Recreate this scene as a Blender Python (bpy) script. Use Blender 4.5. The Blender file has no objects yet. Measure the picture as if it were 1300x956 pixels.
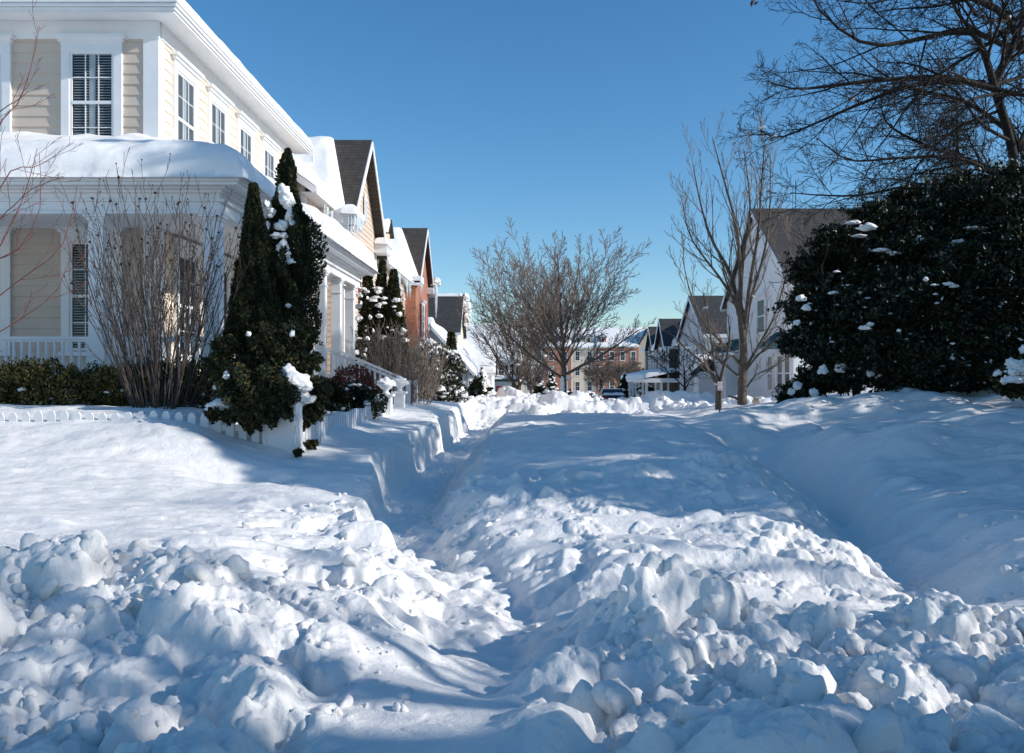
import bpy, math, random
import numpy as np
from mathutils import Vector, Matrix
R = math.radians
SC = bpy.context.scene
COL = SC.collection
FPX = 1050.0; VX = 665.0; VY = 478.0; EYE = 2.0
def P(px, py, Y):
    return ((px-VX)/FPX*Y, Y, EYE-(py-VY)/FPX*Y)

# ------------------------------------------------------------------ materials
def nmat(name, col, rough=.7, var=.12, scale=6.0, bump=0.0, bscale=40.0, spec=.3, col2=None, metallic=0.0):
    m = bpy.data.materials.new(name); m.use_nodes = True
    nt = m.node_tree; N = nt.nodes; L = nt.links
    b = N['Principled BSDF']
    b.inputs['Roughness'].default_value = rough
    b.inputs['Specular IOR Level'].default_value = spec
    b.inputs['Metallic'].default_value = metallic
    tc = N.new('ShaderNodeTexCoord')
    no = N.new('ShaderNodeTexNoise'); no.inputs['Scale'].default_value = scale; no.inputs['Detail'].default_value = 5
    L.new(tc.outputs['Object'], no.inputs['Vector'])
    rp = N.new('ShaderNodeValToRGB')
    c = col; d = col2 if col2 else tuple(min(1, x*(1+var)) for x in c)
    c0 = c if col2 else tuple(x*(1-var) for x in c)
    rp.color_ramp.elements[0].position = .3; rp.color_ramp.elements[0].color = (*c0, 1)
    rp.color_ramp.elements[1].position = .7; rp.color_ramp.elements[1].color = (*d, 1)
    L.new(no.outputs['Fac'], rp.inputs['Fac']); L.new(rp.outputs['Color'], b.inputs['Base Color'])
    if bump > 0:
        n2 = N.new('ShaderNodeTexNoise'); n2.inputs['Scale'].default_value = bscale; n2.inputs['Detail'].default_value = 4
        L.new(tc.outputs['Object'], n2.inputs['Vector'])
        bu = N.new('ShaderNodeBump'); bu.inputs['Strength'].default_value = bump; bu.inputs['Distance'].default_value = .02
        L.new(n2.outputs['Fac'], bu.inputs['Height']); L.new(bu.outputs['Normal'], b.inputs['Normal'])
    return m

def brick_mat(name, c1, c2, mortar, scale=1.0, bw=.22, rh=.075, ms=.01, bump=.4):
    m = bpy.data.materials.new(name); m.use_nodes = True
    nt = m.node_tree; N = nt.nodes; L = nt.links; b = N['Principled BSDF']
    b.inputs['Roughness'].default_value = .85
    tc = N.new('ShaderNodeTexCoord'); sp = N.new('ShaderNodeSeparateXYZ'); L.new(tc.outputs['Object'], sp.inputs[0])
    ad = N.new('ShaderNodeMath'); ad.operation = 'ADD'; L.new(sp.outputs['X'], ad.inputs[0]); L.new(sp.outputs['Y'], ad.inputs[1])
    cb = N.new('ShaderNodeCombineXYZ'); L.new(ad.outputs[0], cb.inputs['X']); L.new(sp.outputs['Z'], cb.inputs['Y'])
    br = N.new('ShaderNodeTexBrick'); L.new(cb.outputs[0], br.inputs['Vector'])
    br.inputs['Color1'].default_value = (*c1, 1); br.inputs['Color2'].default_value = (*c2, 1); br.inputs['Mortar'].default_value = (*mortar, 1)
    br.inputs['Scale'].default_value = scale; br.inputs['Brick Width'].default_value = bw; br.inputs['Row Height'].default_value = rh
    br.inputs['Mortar Size'].default_value = ms
    no = N.new('ShaderNodeTexNoise'); no.inputs['Scale'].default_value = 3; L.new(tc.outputs['Object'], no.inputs['Vector'])
    mx = N.new('ShaderNodeMix'); mx.data_type = 'RGBA'; mx.blend_type = 'MULTIPLY'; mx.inputs['Factor'].default_value = .5
    L.new(br.outputs['Color'], mx.inputs['A']); L.new(no.outputs['Fac'], mx.inputs['B'])
    L.new(mx.outputs['Result'], b.inputs['Base Color'])
    bu = N.new('ShaderNodeBump'); bu.inputs['Strength'].default_value = bump; bu.inputs['Distance'].default_value = .01
    L.new(br.outputs['Fac'], bu.inputs['Height']); bu.invert = True
    L.new(bu.outputs['Normal'], b.inputs['Normal'])
    return m

def snow_mat(name, bump=.5, grit=.3):
    m = bpy.data.materials.new(name); m.use_nodes = True
    nt = m.node_tree; N = nt.nodes; L = nt.links; b = N['Principled BSDF']
    b.inputs['Roughness'].default_value = .55; b.inputs['Specular IOR Level'].default_value = .25
    tc = N.new('ShaderNodeTexCoord')
    n1 = N.new('ShaderNodeTexNoise'); n1.inputs['Scale'].default_value = 5; n1.inputs['Detail'].default_value = 7; n1.inputs['Roughness'].default_value = .62
    n2 = N.new('ShaderNodeTexNoise'); n2.inputs['Scale'].default_value = 45; n2.inputs['Detail'].default_value = 8; n2.inputs['Roughness'].default_value = .8
    L.new(tc.outputs['Object'], n1.inputs['Vector']); L.new(tc.outputs['Object'], n2.inputs['Vector'])
    rp = N.new('ShaderNodeValToRGB')
    rp.color_ramp.elements[0].position = .3; rp.color_ramp.elements[0].color = (.90, .87, .825, 1)
    rp.color_ramp.elements[1].position = .7; rp.color_ramp.elements[1].color = (.95, .92, .875, 1)
    L.new(n1.outputs['Fac'], rp.inputs['Fac']); L.new(rp.outputs['Color'], b.inputs['Base Color'])
    b1 = N.new('ShaderNodeBump'); b1.inputs['Strength'].default_value = bump; b1.inputs['Distance'].default_value = .06
    b2 = N.new('ShaderNodeBump'); b2.inputs['Strength'].default_value = grit; b2.inputs['Distance'].default_value = .012
    L.new(n1.outputs['Fac'], b1.inputs['Height']); L.new(n2.outputs['Fac'], b2.inputs['Height'])
    L.new(b1.outputs['Normal'], b2.inputs['Normal']); L.new(b2.outputs['Normal'], b.inputs['Normal'])
    return m

def glass_mat(name, refl=.12, tint=(1, 1, 1)):
    m = bpy.data.materials.new(name); m.use_nodes = True
    nt = m.node_tree; N = nt.nodes; L = nt.links
    N.remove(N['Principled BSDF']); out = N['Material Output']
    tr = N.new('ShaderNodeBsdfTransparent'); tr.inputs[0].default_value = (*tint, 1)
    gl = N.new('ShaderNodeBsdfGlossy'); gl.inputs['Roughness'].default_value = .03; gl.inputs['Color'].default_value = (.9, .95, 1, 1)
    fr = N.new('ShaderNodeLayerWeight'); fr.inputs['Blend'].default_value = .12
    no = N.new('ShaderNodeTexNoise'); no.inputs['Scale'].default_value = 1.7
    tc = N.new('ShaderNodeTexCoord'); L.new(tc.outputs['Object'], no.inputs['Vector'])
    bu = N.new('ShaderNodeBump'); bu.inputs['Strength'].default_value = .05; L.new(no.outputs['Fac'], bu.inputs['Height']); L.new(bu.outputs['Normal'], gl.inputs['Normal'])
    mp = N.new('ShaderNodeMath'); mp.operation = 'ADD'; mp.inputs[1].default_value = refl; mp.use_clamp = True
    L.new(fr.outputs['Facing'], mp.inputs[0])
    m2 = N.new('ShaderNodeMath'); m2.operation = 'MULTIPLY'; m2.inputs[1].default_value = .32; L.new(mp.outputs[0], m2.inputs[0])
    mx = N.new('ShaderNodeMixShader'); L.new(m2.outputs[0], mx.inputs[0]); L.new(tr.outputs[0], mx.inputs[1]); L.new(gl.outputs[0], mx.inputs[2])
    L.new(mx.outputs[0], out.inputs[0])
    return m

def ice_mat(name):
    m = bpy.data.materials.new(name); m.use_nodes = True
    b = m.node_tree.nodes['Principled BSDF']; N = m.node_tree.nodes; L = m.node_tree.links
    no = N.new('ShaderNodeTexNoise'); no.inputs['Scale'].default_value = 12
    rp = N.new('ShaderNodeValToRGB'); rp.color_ramp.elements[0].color = (.7, .8, .85, 1); rp.color_ramp.elements[1].color = (.92, .95, .97, 1)
    L.new(no.outputs['Fac'], rp.inputs['Fac']); L.new(rp.outputs['Color'], b.inputs['Base Color'])
    b.inputs['Roughness'].default_value = .15; b.inputs['Transmission Weight'].default_value = .5; b.inputs['IOR'].default_value = 1.2
    return m

M = {}
M['snow'] = snow_mat('fresh_snow', .5, .75)
M['roofsnow'] = snow_mat('roof_snow_mat', .25, .1)
M['white'] = nmat('white_trim_paint', (.78, .78, .77), .5, .04, 3, .1, 60)
M['whitewall'] = nmat('white_siding_paint', (.80, .785, .76), .6, .05, 2)
M['graywall'] = nmat('pale_grey_siding_paint', (.50, .50, .50), .6, .05, 2)
M['cream'] = nmat('cream_siding_paint', (.80, .665, .51), .6, .04, 2.5)
M['beige'] = nmat('beige_siding_paint', (.60, .48, .38), .65, .05, 2)
M['tan'] = nmat('cream_siding_shaded', (.57, .485, .40), .7, .06, 2)  # shaded copy of the cream siding: the front wall's shade is in the colour
M['darkwall'] = nmat('dark_grey_siding', (.11, .105, .10), .7, .1, 2)
M['brick'] = brick_mat('red_brick_wall', (.60, .20, .085), (.50, .155, .07), (.45, .32, .25))
M['brickfar'] = brick_mat('far_red_brick', (.52, .23, .14), (.44, .18, .10), (.40, .28, .22))
M['shingle'] = brick_mat('brown_roof_shingles', (.085, .072, .06), (.06, .05, .043), (.035, .03, .026), 1, .3, .14, .012, .6)
M['shinglegray'] = brick_mat('grey_roof_shingles', (.075, .072, .07), (.055, .053, .05), (.03, .03, .03), 1, .3, .14, .012, .6)
M['dark'] = nmat('dark_interior', (.012, .014, .017), .8, .2, 3)
M['blind'] = nmat('blind_slats', (.34, .37, .38), .6, .08, 5)
M['glass'] = glass_mat('window_glass', .03)
M['red'] = nmat('dark_red_shutter_paint', (.20, .025, .03), .6, .1, 5)
M['reddoor'] = nmat('red_door_paint', (.45, .03, .03), .5, .1, 5)
M['green'] = nmat('green_shutter_paint', (.03, .09, .07), .6, .1, 5)
M['teal'] = nmat('teal_metal_roof', (.03, .11, .12), .4, .1, 3)
M['black'] = nmat('black_painted_metal', (.015, .015, .016), .45, .2, 8)
M['bark'] = nmat('grey_brown_bark', (.13, .10, .075), .9, .3, 14, .6, 50)
M['barkdark'] = nmat('dark_bark', (.032, .027, .024), .9, .3, 14, .6, 50)
M['twig'] = nmat('brown_twigs', (.20, .16, .13), .85, .25, 6)
M['twigdark'] = nmat('dark_twigs', (.03, .025, .022), .85, .25, 6)
M['twigred'] = nmat('red_twigs', (.17, .06, .05), .7, .25, 6)
M['twiggray'] = nmat('grey_shrub_stems', (.085, .066, .055), .85, .3, 6)
M['conifer'] = nmat('dark_conifer_foliage', (.010, .018, .007), .8, .3, 3.5, col2=(.035, .042, .014))
M['pine'] = nmat('pine_needles', (.03, .045, .02), .7, .3, 3, col2=(.07, .09, .04))
M['coniferb'] = nmat('bronzed_conifer_foliage', (.03, .03, .01), .8, .3, 4, col2=(.10, .075, .02))
M['holly'] = nmat('holly_leaves', (.008, .013, .007), .45, .3, 3, col2=(.028, .042, .018), spec=.35)
M['hedge'] = nmat('hedge_leaves', (.09, .085, .02), .7, .3, 3, col2=(.32, .23, .07))
M['magnolia'] = nmat('broad_green_leaves', (.03, .04, .012), .5, .3, 3, col2=(.09, .09, .03))
M['berry'] = nmat('red_berries', (.35, .02, .015), .4, .1, 5)
M['barberry'] = nmat('barberry_leaves', (.14, .03, .03), .7, .3, 5)
M['ice'] = ice_mat('icicle_ice')
M['lampglass'] = nmat('frosted_lamp_globe', (.5, .56, .54), .3, .05, 3)
M['carpaint'] = nmat('black_car_paint', (.012, .013, .016), .25, .1, 3, spec=.6)
M['rubber'] = nmat('tyre_rubber', (.02, .02, .02), .9, .1, 10)
M['taillight'] = nmat('red_tail_light', (.55, .02, .02), .25, .05, 5)
M['cloth_dark'] = nmat('dark_coat_cloth', (.018, .018, .022), .9, .2, 20)
M['cloth_jeans'] = nmat('dark_trouser_cloth', (.03, .035, .05), .9, .2, 20)
M['skin'] = nmat('skin', (.45, .27, .2), .6, .06, 20)
M['fur'] = nmat('pale_hood_trim', (.55, .45, .36), .95, .2, 30)
M['coatred'] = nmat('dull_red_jacket', (.22, .04, .04), .9, .2, 20)
M['orange'] = nmat('orange_plastic', (.75, .12, .04), .5, .05, 5)
M['sign'] = nmat('white_sign_face', (.72, .70, .70), .5, .03, 5)
M['signred'] = nmat('sign_red_print', (.5, .04, .05), .5, .03, 5)
M['stone'] = nmat('pale_post_paint', (.72, .72, .71), .7, .06, 5)
M['leaf'] = nmat('withered_leaf', (.06, .03, .015), .8, .2, 10)

# ------------------------------------------------------------------ mesh helpers
ROOTLOC = {}; LOCAL = False
def tag(o, label=None, cat=None, group=None, kind=None):
    if label: o['label'] = label
    if cat: o['category'] = cat
    if group: o['group'] = group
    if kind: o['kind'] = kind
    return o
def thing(name, label, cat, loc=(0, 0, 0), group=None):
    o = bpy.data.objects.new(name, None); COL.objects.link(o)
    o.location = loc; o.empty_display_size = .3
    ROOTLOC[o.name] = Vector((0, 0, 0)) if LOCAL else Vector(loc)
    return tag(o, label, cat, group)
def link(name, me, parent=None):
    o = bpy.data.objects.new(name, me); COL.objects.link(o)
    if parent is not None:
        o.parent = parent
        l = ROOTLOC.get(parent.name)
        if l is not None: o.matrix_parent_inverse = Matrix.Translation(-l)
    return o
def np_mesh(name, V, F, mats, parent=None, smooth=False, mi=None):
    """V (n,3), F (m,k) with k 3 or 4"""
    V = np.asarray(V, dtype=np.float32); F = np.asarray(F, dtype=np.int32)
    me = bpy.data.meshes.new(name)
    me.vertices.add(len(V)); me.vertices.foreach_set('co', V.ravel())
    k = F.shape[1]
    me.loops.add(F.size); me.loops.foreach_set('vertex_index', F.ravel())
    me.polygons.add(len(F))
    me.polygons.foreach_set('loop_start', np.arange(0, F.size, k, dtype=np.int32))
    me.polygons.foreach_set('loop_total', np.full(len(F), k, dtype=np.int32))
    if smooth: me.polygons.foreach_set('use_smooth', np.ones(len(F), dtype=bool))
    if not isinstance(mats, (list, tuple)): mats = [mats]
    for m in mats: me.materials.append(m)
    if mi is not None: me.polygons.foreach_set('material_index', np.asarray(mi, dtype=np.int32))
    me.update(calc_edges=True)
    return link(name, me, parent)

class Fr:                                   # a wall frame: u along the wall, n outward
    def __init__(s, o, u, n): s.o = Vector(o); s.u = Vector(u); s.n = Vector(n)
    def w(s, u, z, n=0): v = s.o+s.u*u+s.n*n; return (v.x, v.y, z)
def FX(x, sgn=1): return Fr((x, 0, 0), (0, 1, 0), (sgn, 0, 0))     # wall in plane X=x, u is world Y
def FY(y, sgn=-1): return Fr((0, y, 0), (1, 0, 0), (0, sgn, 0))    # wall in plane Y=y, u is world X

class MB:
    def __init__(s): s.v = []; s.f = []; s.m = []; s.mats = []
    def mi(s, m):
        if m not in s.mats: s.mats.append(m)
        return s.mats.index(m)
    def poly(s, pts, m):
        b = len(s.v); s.v += [tuple(p) for p in pts]; s.f.append(tuple(range(b, b+len(pts)))); s.m.append(s.mi(m))
    def hexa(s, p, m):                      # 8 points: bottom 4, top 4
        b = len(s.v); s.v += [tuple(q) for q in p]
        for f in ((3, 2, 1, 0), (4, 5, 6, 7), (0, 1, 5, 4), (1, 2, 6, 5), (2, 3, 7, 6), (3, 0, 4, 7)):
            s.f.append(tuple(b+i for i in f)); s.m.append(s.mi(m))
    def box(s, x0, x1, y0, y1, z0, z1, m):
        s.hexa([(x0, y0, z0), (x1, y0, z0), (x1, y1, z0), (x0, y1, z0), (x0, y0, z1), (x1, y0, z1), (x1, y1, z1), (x0, y1, z1)], m)
    def fbox(s, F, u0, u1, z0, z1, n0, n1, m):
        s.hexa([F.w(u0, z0, n0), F.w(u1, z0, n0), F.w(u1, z0, n1), F.w(u0, z0, n1), F.w(u0, z1, n0), F.w(u1, z1, n0), F.w(u1, z1, n1), F.w(u0, z1, n1)], m)
    def slab(s, a, b, c, d, t, m):          # quad a,b,c,d thickened downward by t
        dn = lambda q: (q[0], q[1], q[2]-t)
        s.hexa([dn(a), dn(b), dn(c), dn(d), a, b, c, d], m)
    def bar(s, a, b, w, h, m):              # bar from a to b, width w (horizontal), height h
        a = Vector(a); b = Vector(b); d = (b-a).normalized()
        up = Vector((0, 0, 1)) if abs(d.z) < .95 else Vector((0, 1, 0))
        sd = d.cross(up).normalized(); u2 = sd.cross(d).normalized()
        q = []
        for p in (a, b):
            for x, y in ((-1, -1), (1, -1), (1, 1), (-1, 1)): q.append(p+sd*(x*w/2)+u2*(y*h/2))
        s.hexa([q[0], q[1], q[5], q[4], q[3], q[2], q[6], q[7]], m)
    def lathe(s, c, prof, m, n=16):
        b = len(s.v)
        for r, z in prof:
            for i in range(n):
                a = 2*math.pi*i/n; s.v.append((c[0]+r*math.cos(a), c[1]+r*math.sin(a), c[2]+z))
        for j in range(len(prof)-1):
            for i in range(n):
                s.f.append((b+j*n+i, b+j*n+(i+1) % n, b+(j+1)*n+(i+1) % n, b+(j+1)*n+i)); s.m.append(s.mi(m))
        s.f.append(tuple(b+(len(prof)-1)*n+i for i in range(n))); s.m.append(s.mi(m))
        s.f.append(tuple(b+i for i in reversed(range(n)))); s.m.append(s.mi(m))
    def build(s, name, parent=None, smooth=False, bevel=0):
        me = bpy.data.meshes.new(name); me.from_pydata(s.v, [], s.f)
        for m in s.mats: me.materials.append(m)
        me.polygons.foreach_set('material_index', s.m)
        if smooth: me.polygons.foreach_set('use_smooth', [True]*len(s.f))
        me.update()
        o = link(name, me, parent)
        if bevel:
            md = o.modifiers.new('bevel', 'BEVEL'); md.width = bevel; md.segments = 2; md.limit_method = 'ANGLE'
        return o

# ------------------------------------------------------------------ noise (numpy)
_TAB = np.random.default_rng(99).random(65536).astype(np.float32)
def _h(ix, iy, s):
    return _TAB[(ix*7349+iy*31337+((s*9973) & 65535)).astype(np.int32) & 65535]
def vnoise(x, y, s=0):
    x = np.asarray(x, np.float32); y = np.asarray(y, np.float32); ix = np.floor(x).astype(np.int32); iy = np.floor(y).astype(np.int32); fx = (x-ix); fy = (y-iy)
    fx = fx*fx*fx*(fx*(fx*6-15)+10); fy = fy*fy*fy*(fy*(fy*6-15)+10)
    a = _h(ix, iy, s); b = _h(ix+1, iy, s); c = _h(ix, iy+1, s); d = _h(ix+1, iy+1, s)
    return ((a*(1-fx)+b*fx)*(1-fy)+(c*(1-fx)+d*fx)*fy)*2-1
def fbm(x, y, o=4, s=0, g=.5):
    r = np.zeros_like(x, dtype=np.float32); a = 1.0; f = 1.0
    for i in range(o):
        c, sn = math.cos(i*1.1), math.sin(i*1.1)
        r += a*vnoise((x*c-y*sn)*f+i*7.3, (x*sn+y*c)*f-i*3.1, s+i*17); a *= g; f *= 2.03
    return r
def lumps(x, y, cell, s, keep=1.0, flat=1.0):
    """rounded blocks of snow: jittered spheres; returns height 0..~cell/2"""
    wx = x+fbm(x/cell*1.6, y/cell*1.6, 3, s+5)*cell*.3; wy = y+fbm(x/cell*1.6+9, y/cell*1.6, 3, s+8)*cell*.3
    gx = np.floor(wx/cell).astype(np.int32); gy = np.floor(wy/cell).astype(np.int32); best = np.zeros_like(x, dtype=np.float32)
    for dx in (-1, 0, 1):
        for dy in (-1, 0, 1):
            cx = gx+dx; cy = gy+dy
            px = (cx+.1+.8*_h(cx, cy, s))*cell; py = (cy+.1+.8*_h(cx, cy, s+1))*cell
            r = cell*(.38+.42*_h(cx, cy, s+2)); k = _h(cx, cy, s+3)
            st = .7+.6*_h(cx, cy, s+4); an = 6.28*_h(cx, cy, s+6)
            ux = (wx-px)*np.cos(an)+(wy-py)*np.sin(an); uy = -(wx-px)*np.sin(an)+(wy-py)*np.cos(an)
            q = 1-((ux/st)**2+(uy*st)**2)/(r*r)
            hgt = np.sqrt(np.clip(q, 0, 1))*r*flat*(.55+.6*k)
            best = np.maximum(best, np.where(k < keep, hgt, 0))
    return best
def sst(a, b, x):
    t = np.clip((x-a)/(b-a), 0, 1); return t*t*(3-2*t)

# ------------------------------------------------------------------ the snow-covered ground
def terrain_base(Y):       # mean snow level far away: the street drops gently
    return np.interp(Y, [-30, 20, 30, 45, 65, 100, 170, 400, 900], [.6, .62, .55, .3, -.25, -1.1, -1.75, -2, -2])
CP = []                    # control points from (px, py, distance)
for t in [(0, 540, 10.2), (100, 540, 10.2), (200, 540, 10.1), (250, 548, 10.1), (300, 565, 10.1), (350, 576, 10.2), (372, 574, 10.4),
          (0, 585, 9.0), (150, 590, 9.0), (280, 597, 9.2), (0, 640, 7.4), (200, 648, 7.2), (380, 655, 7.2), (460, 680, 6.6), (520, 712, 6.0),
          (0, 680, 5.9), (150, 690, 5.7), (300, 708, 5.4), (400, 735, 5.3), (470, 700, 5.8), (480, 750, 5.0),
          (0, 712, 4.7), (90, 716, 4.65), (160, 702, 4.6), (240, 722, 4.5), (330, 735, 4.4), (400, 758, 4.3), (470, 790, 4.2), (540, 825, 4.0), (600, 862, 3.9),
          (0, 830, 3.4), (200, 850, 3.3), (400, 862, 3.4), (0, 960, 2.7), (300, 960, 2.7), (650, 960, 2.7), (1000, 960, 2.7), (1300, 960, 2.7),
          (640, 868, 3.9), (700, 810, 4.1), (745, 770, 4.25), (785, 745, 4.3), (830, 775, 4.2), (900, 768, 4.3), (980, 782, 4.2), (1060, 786, 4.2), (1160, 792, 4.2), (1300, 806, 4.1),
          (700, 880, 3.4), (900, 850, 3.5), (1150, 860, 3.4), (1300, 870, 3.4),
          (640, 780, 5.6), (700, 765, 5.5), (860, 762, 5.5), (1000, 768, 5.6), (1150, 775, 5.7),
          (600, 715, 6.4), (640, 685, 7.0), (720, 690, 6.9), (820, 725, 6.0), (900, 735, 6.0), (1000, 745, 6.0),
          (640, 640, 8.2), (700, 625, 8.6), (820, 620, 8.6), (900, 640, 8.0), (970, 640, 7.9), (1010, 700, 6.7), (1060, 690, 6.9), (1100, 735, 6.3),
          (620, 600, 10.3), (700, 580, 10.8), (800, 575, 10.8), (900, 575, 10.8), (950, 590, 9.8),
          (660, 552, 13.5), (720, 545, 13.5), (800, 546, 13.2), (870, 547, 13.2), (920, 552, 13),
          (1000, 600, 10.2), (1060, 630, 9.2), (1120, 650, 8.8), (1180, 640, 8.4), (1240, 650, 7.8), (1300, 660, 7.4), (1200, 700, 7.1), (1300, 735, 6.1),
          (1020, 560, 12), (1080, 545, 12.3), (1150, 548, 11.6), (1220, 565, 10.6), (1300, 590, 9.8), (1150, 600, 9.8), (1250, 610, 9.2),
          (950, 530, 19), (1000, 527, 17.5), (1060, 512, 17), (1100, 506, 16.5), (1200, 498, 15.5), (1300, 492, 14.8), (1300, 525, 12.5), (1180, 525, 13.5), (1100, 525, 14),
          (1400, 492, 14), (1500, 500, 13), (1500, 620, 8),
          (700, 528, 19), (800, 528, 19), (880, 527, 20), (640, 528, 22), (600, 530, 20), (560, 536, 17), (520, 546, 15), (490, 560, 12.3), (470, 580, 10.6), (455, 595, 9.8),
          (400, 562, 11.6), (420, 545, 13.5), (460, 530, 16), (500, 515, 20), (540, 508, 24), (580, 510, 30), (600, 512, 34),
          (100, 520, 11.2), (0, 519, 11.2), (-200, 519, 11.2), (250, 522, 11.5), (200, 512, 13), (400, 525, 13), (430, 512, 16), (-200, 580, 9), (-300, 700, 5), (-300, 900, 3),
          (1600, 800, 4), (1600, 960, 2.7)]:
    CP.append(P(*t))
for X, Y, z in [(-6, 1, .9), (0, 1, .5), (6, 1, .7), (-6, -2, .6), (6, -2, .6), (0, -2, .4), (12, 6, 1.1), (-14, 6, .9), (-14, 20, 1.4), (-8, 20, 1.4), (16, 20, 1.9), (10, 26, 1.5), (-14, 30, 1.2), (20, 10, 1.4),
                (-4, 28, .95), (0, 28, .58), (5, 28, .6), (10, 34, .9), (16, 40, .9), (14, 50, .6), (14, 60, .2), (-5, 40, .6)]:
    CP.append((X, Y, z))
CP = np.array(CP)
def _map(X, Y):
    q = Y+6.0
    return 3.2*X/q, 3.2*np.log(q)
cu, cv = _map(CP[:, 0], CP[:, 1])
cz = CP[:, 2]-terrain_base(CP[:, 1])
D = np.sqrt((cu[:, None]-cu[None])**2+(cv[:, None]-cv[None])**2)
Wt = np.linalg.solve(-D+np.eye(len(CP))*(-.012), cz-cz.mean())

def dist_poly(X, Y, pts):
    best = np.full(X.shape, 1e9, np.float32); side = np.zeros(X.shape, np.float32)
    for (ax, ay), (bx, by) in zip(pts[:-1], pts[1:]):
        dx, dy = bx-ax, by-ay; t = np.clip(((X-ax)*dx+(Y-ay)*dy)/(dx*dx+dy*dy), 0, 1)
        d = np.hypot(X-ax-t*dx, Y-ay-t*dy); best = np.minimum(best, d)
    return best
def height(X, Y, detail=True):
    X = X.astype(np.float32); Y = Y.astype(np.float32)
    u, v = _map(X, np.maximum(Y, -4)); z = np.zeros(X.shape, np.float32)
    for i in range(len(CP)): z -= Wt[i]*np.sqrt((u-cu[i])**2+(v-cv[i])**2)
    z += cz.mean()
    far = sst(35, 60, Y); z = z*(1-far)*(1-sst(18, 40, np.abs(X)))
    z += terrain_base(Y)
    if not detail: return z
    # zones
    wx = fbm(X*.9, Y*.9, 3, 3)*.18; wy = fbm(X*.9+5, Y*.9, 3, 4)*.18
    fg = 1-sst(4.3, 4.75, Y+wx*1.2-.0*X+np.where(X < -.3, 0.0, -.1))     # ploughed pile in the foreground
    gap = sst(.12, .6, np.abs(X+.35+wx)-.03*Y)                     # path gap in the pile
    mid = sst(4.7, 5.3, Y)*(1-sst(9.3, 10.5, Y+wy*3))*sst(-1.3, -.6, X+wx*2)*(1-sst(2.9, 3.6, X+wx*2-(Y-7)*.1))
    far_pile = sst(22, 28, Y)*(1-sst(75, 90, Y))*sst(-3.2, -1.5, X)*(1-sst(8.5, 10.5, X))
    # left lawn blocks close to its cut edge
    le = np.exp(-((X+1.6-(Y-7)*(-.25)+wx*2)/.75)**2)*sst(4.8, 5.3, Y)*(1-sst(7.4, 8.3, Y))
    # trench down the sidewalk: steep on the yard side, sloping on the street side
    xc = np.interp(Y, [-1, 2.5, 4.2, 5.0, 6.0, 6.6, 7.8, 9, 11, 16, 34], [.3, .0, -.12, -.28, -.22, -.6, -1.22, -1.42, -1.42, -1.33, -1.25])
    dl = X-xc+wx*.55+fbm(X*5, Y*5, 2, 7)*.035+fbm(X*1.7, Y*1.7, 3, 8)*.09
    hw = np.interp(Y, [0, 4, 5.5, 8, 12, 30], [.08, .1, .16, .22, .28, .45])
    wr = np.interp(Y, [0, 4, 5.5, 8, 11, 15, 20, 30], [.45, .5, .65, .7, .7, .6, .45, .4]); wl = np.interp(Y, [0, 4.5, 5.5, 8, 10, 30], [.5, .55, .4, .25, .2, .18])
    tr = np.where(dl > 0, 1-sst(hw, hw+wr, dl), 1-sst(hw, hw+wl, -dl))
    floor = np.interp(Y, [0, 4, 5.5, 7, 10, 18, 34], [.45, .44, .35, .30, .30, .34, .45])+fbm(X*3, Y*3, 3, 12)*.07+lumps(X, Y, .27, 131, .6, .5)*.35
    # groove dividing lawn from the fence strip
    gd = dist_poly(X+wx*.6, Y+wy*.6, [(-4.6, 9.6), (-3.3, 9.4), (-2.3, 9.2), (-1.5, 9.0)])
    gk = np.interp(X, [-4.6, -2.6, -1.6], [.05, .18, .5])
    z -= gk*np.exp(-(gd/.33)**2)
    # right hand trench
    rt = dist_poly(X+wx*1.2, Y+wy*1.2, [(3.3, 6.1), (3.35, 7), (3.5, 8.4), (3.75, 10.5), (3.85, 12.2), (3.6, 13.6)])
    rk = np.interp(Y, [5.3, 6.2, 8, 11, 12.5, 14.6], [.0, .25, .38, .5, .32, 0])
    z -= rk*np.exp(-(rt/.62)**2)
    z -= .13*np.exp(-(rt/.25)**2)*(rk > .2)
    z += fbm(X*.6+3, Y*.8, 3, 150)*.16*sst(2.8, 4.0, X)*sst(5, 7, Y)*(1-sst(20, 30, Y))
    z += np.maximum(0, .42-np.abs(fbm(X*.8+1.5, Y*1.3, 3, 151)))*.14*sst(-.8, .5, X)*sst(5, 7, Y)*(1-sst(16, 24, Y))
    # detail
    soft = fbm(X*.55, Y*.9, 4, 21, .5)*.06+fbm(X*2.1, Y*3.4, 3, 31)*.014
    z += soft*(1-.5*fg)
    rip = fbm(X*1.3+Y*.5, Y*7, 3, 41)*.012*(1-fg)*(1-mid)*(1-sst(16, 25, Y)); z += rip
    near = Y < 30
    L = np.zeros(X.shape, np.float32)
    Xn, Yn = X[near], Y[near]
    l1 = lumps(Xn, Yn, .46, 101, .8, .85); l2 = lumps(Xn, Yn, .23, 202, .8, .9); l3 = lumps(Xn, Yn, .11, 303, .7, .9)
    big = lumps(Xn, Yn, .95, 404, .8, .6)
    fgn = fg[near]*gap[near]; mdn = mid[near]; len_ = le[near]
    g1 = sst(-.35, .25, fbm(Xn*.8, Yn*.8, 2, 55)); g2 = sst(-.3, .3, fbm(Xn*1.7, Yn*1.7, 2, 66)); g3 = sst(-.35, .3, fbm(Xn*2.6+4, Yn*2.6, 2, 76))
    rid = lambda f, sd: .5-np.abs(fbm(Xn*f, Yn*f, 3, sd, .55))
    edge_n = np.maximum(0, rid(2.2, 140))*.10+np.maximum(0, rid(5.5, 141))*.04+fbm(Xn*9, Yn*9, 4, 142, .6)*.016
    g4 = sst(-.2, .3, fbm(Xn*1.1+9, Yn*1.1, 2, 86))
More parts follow.
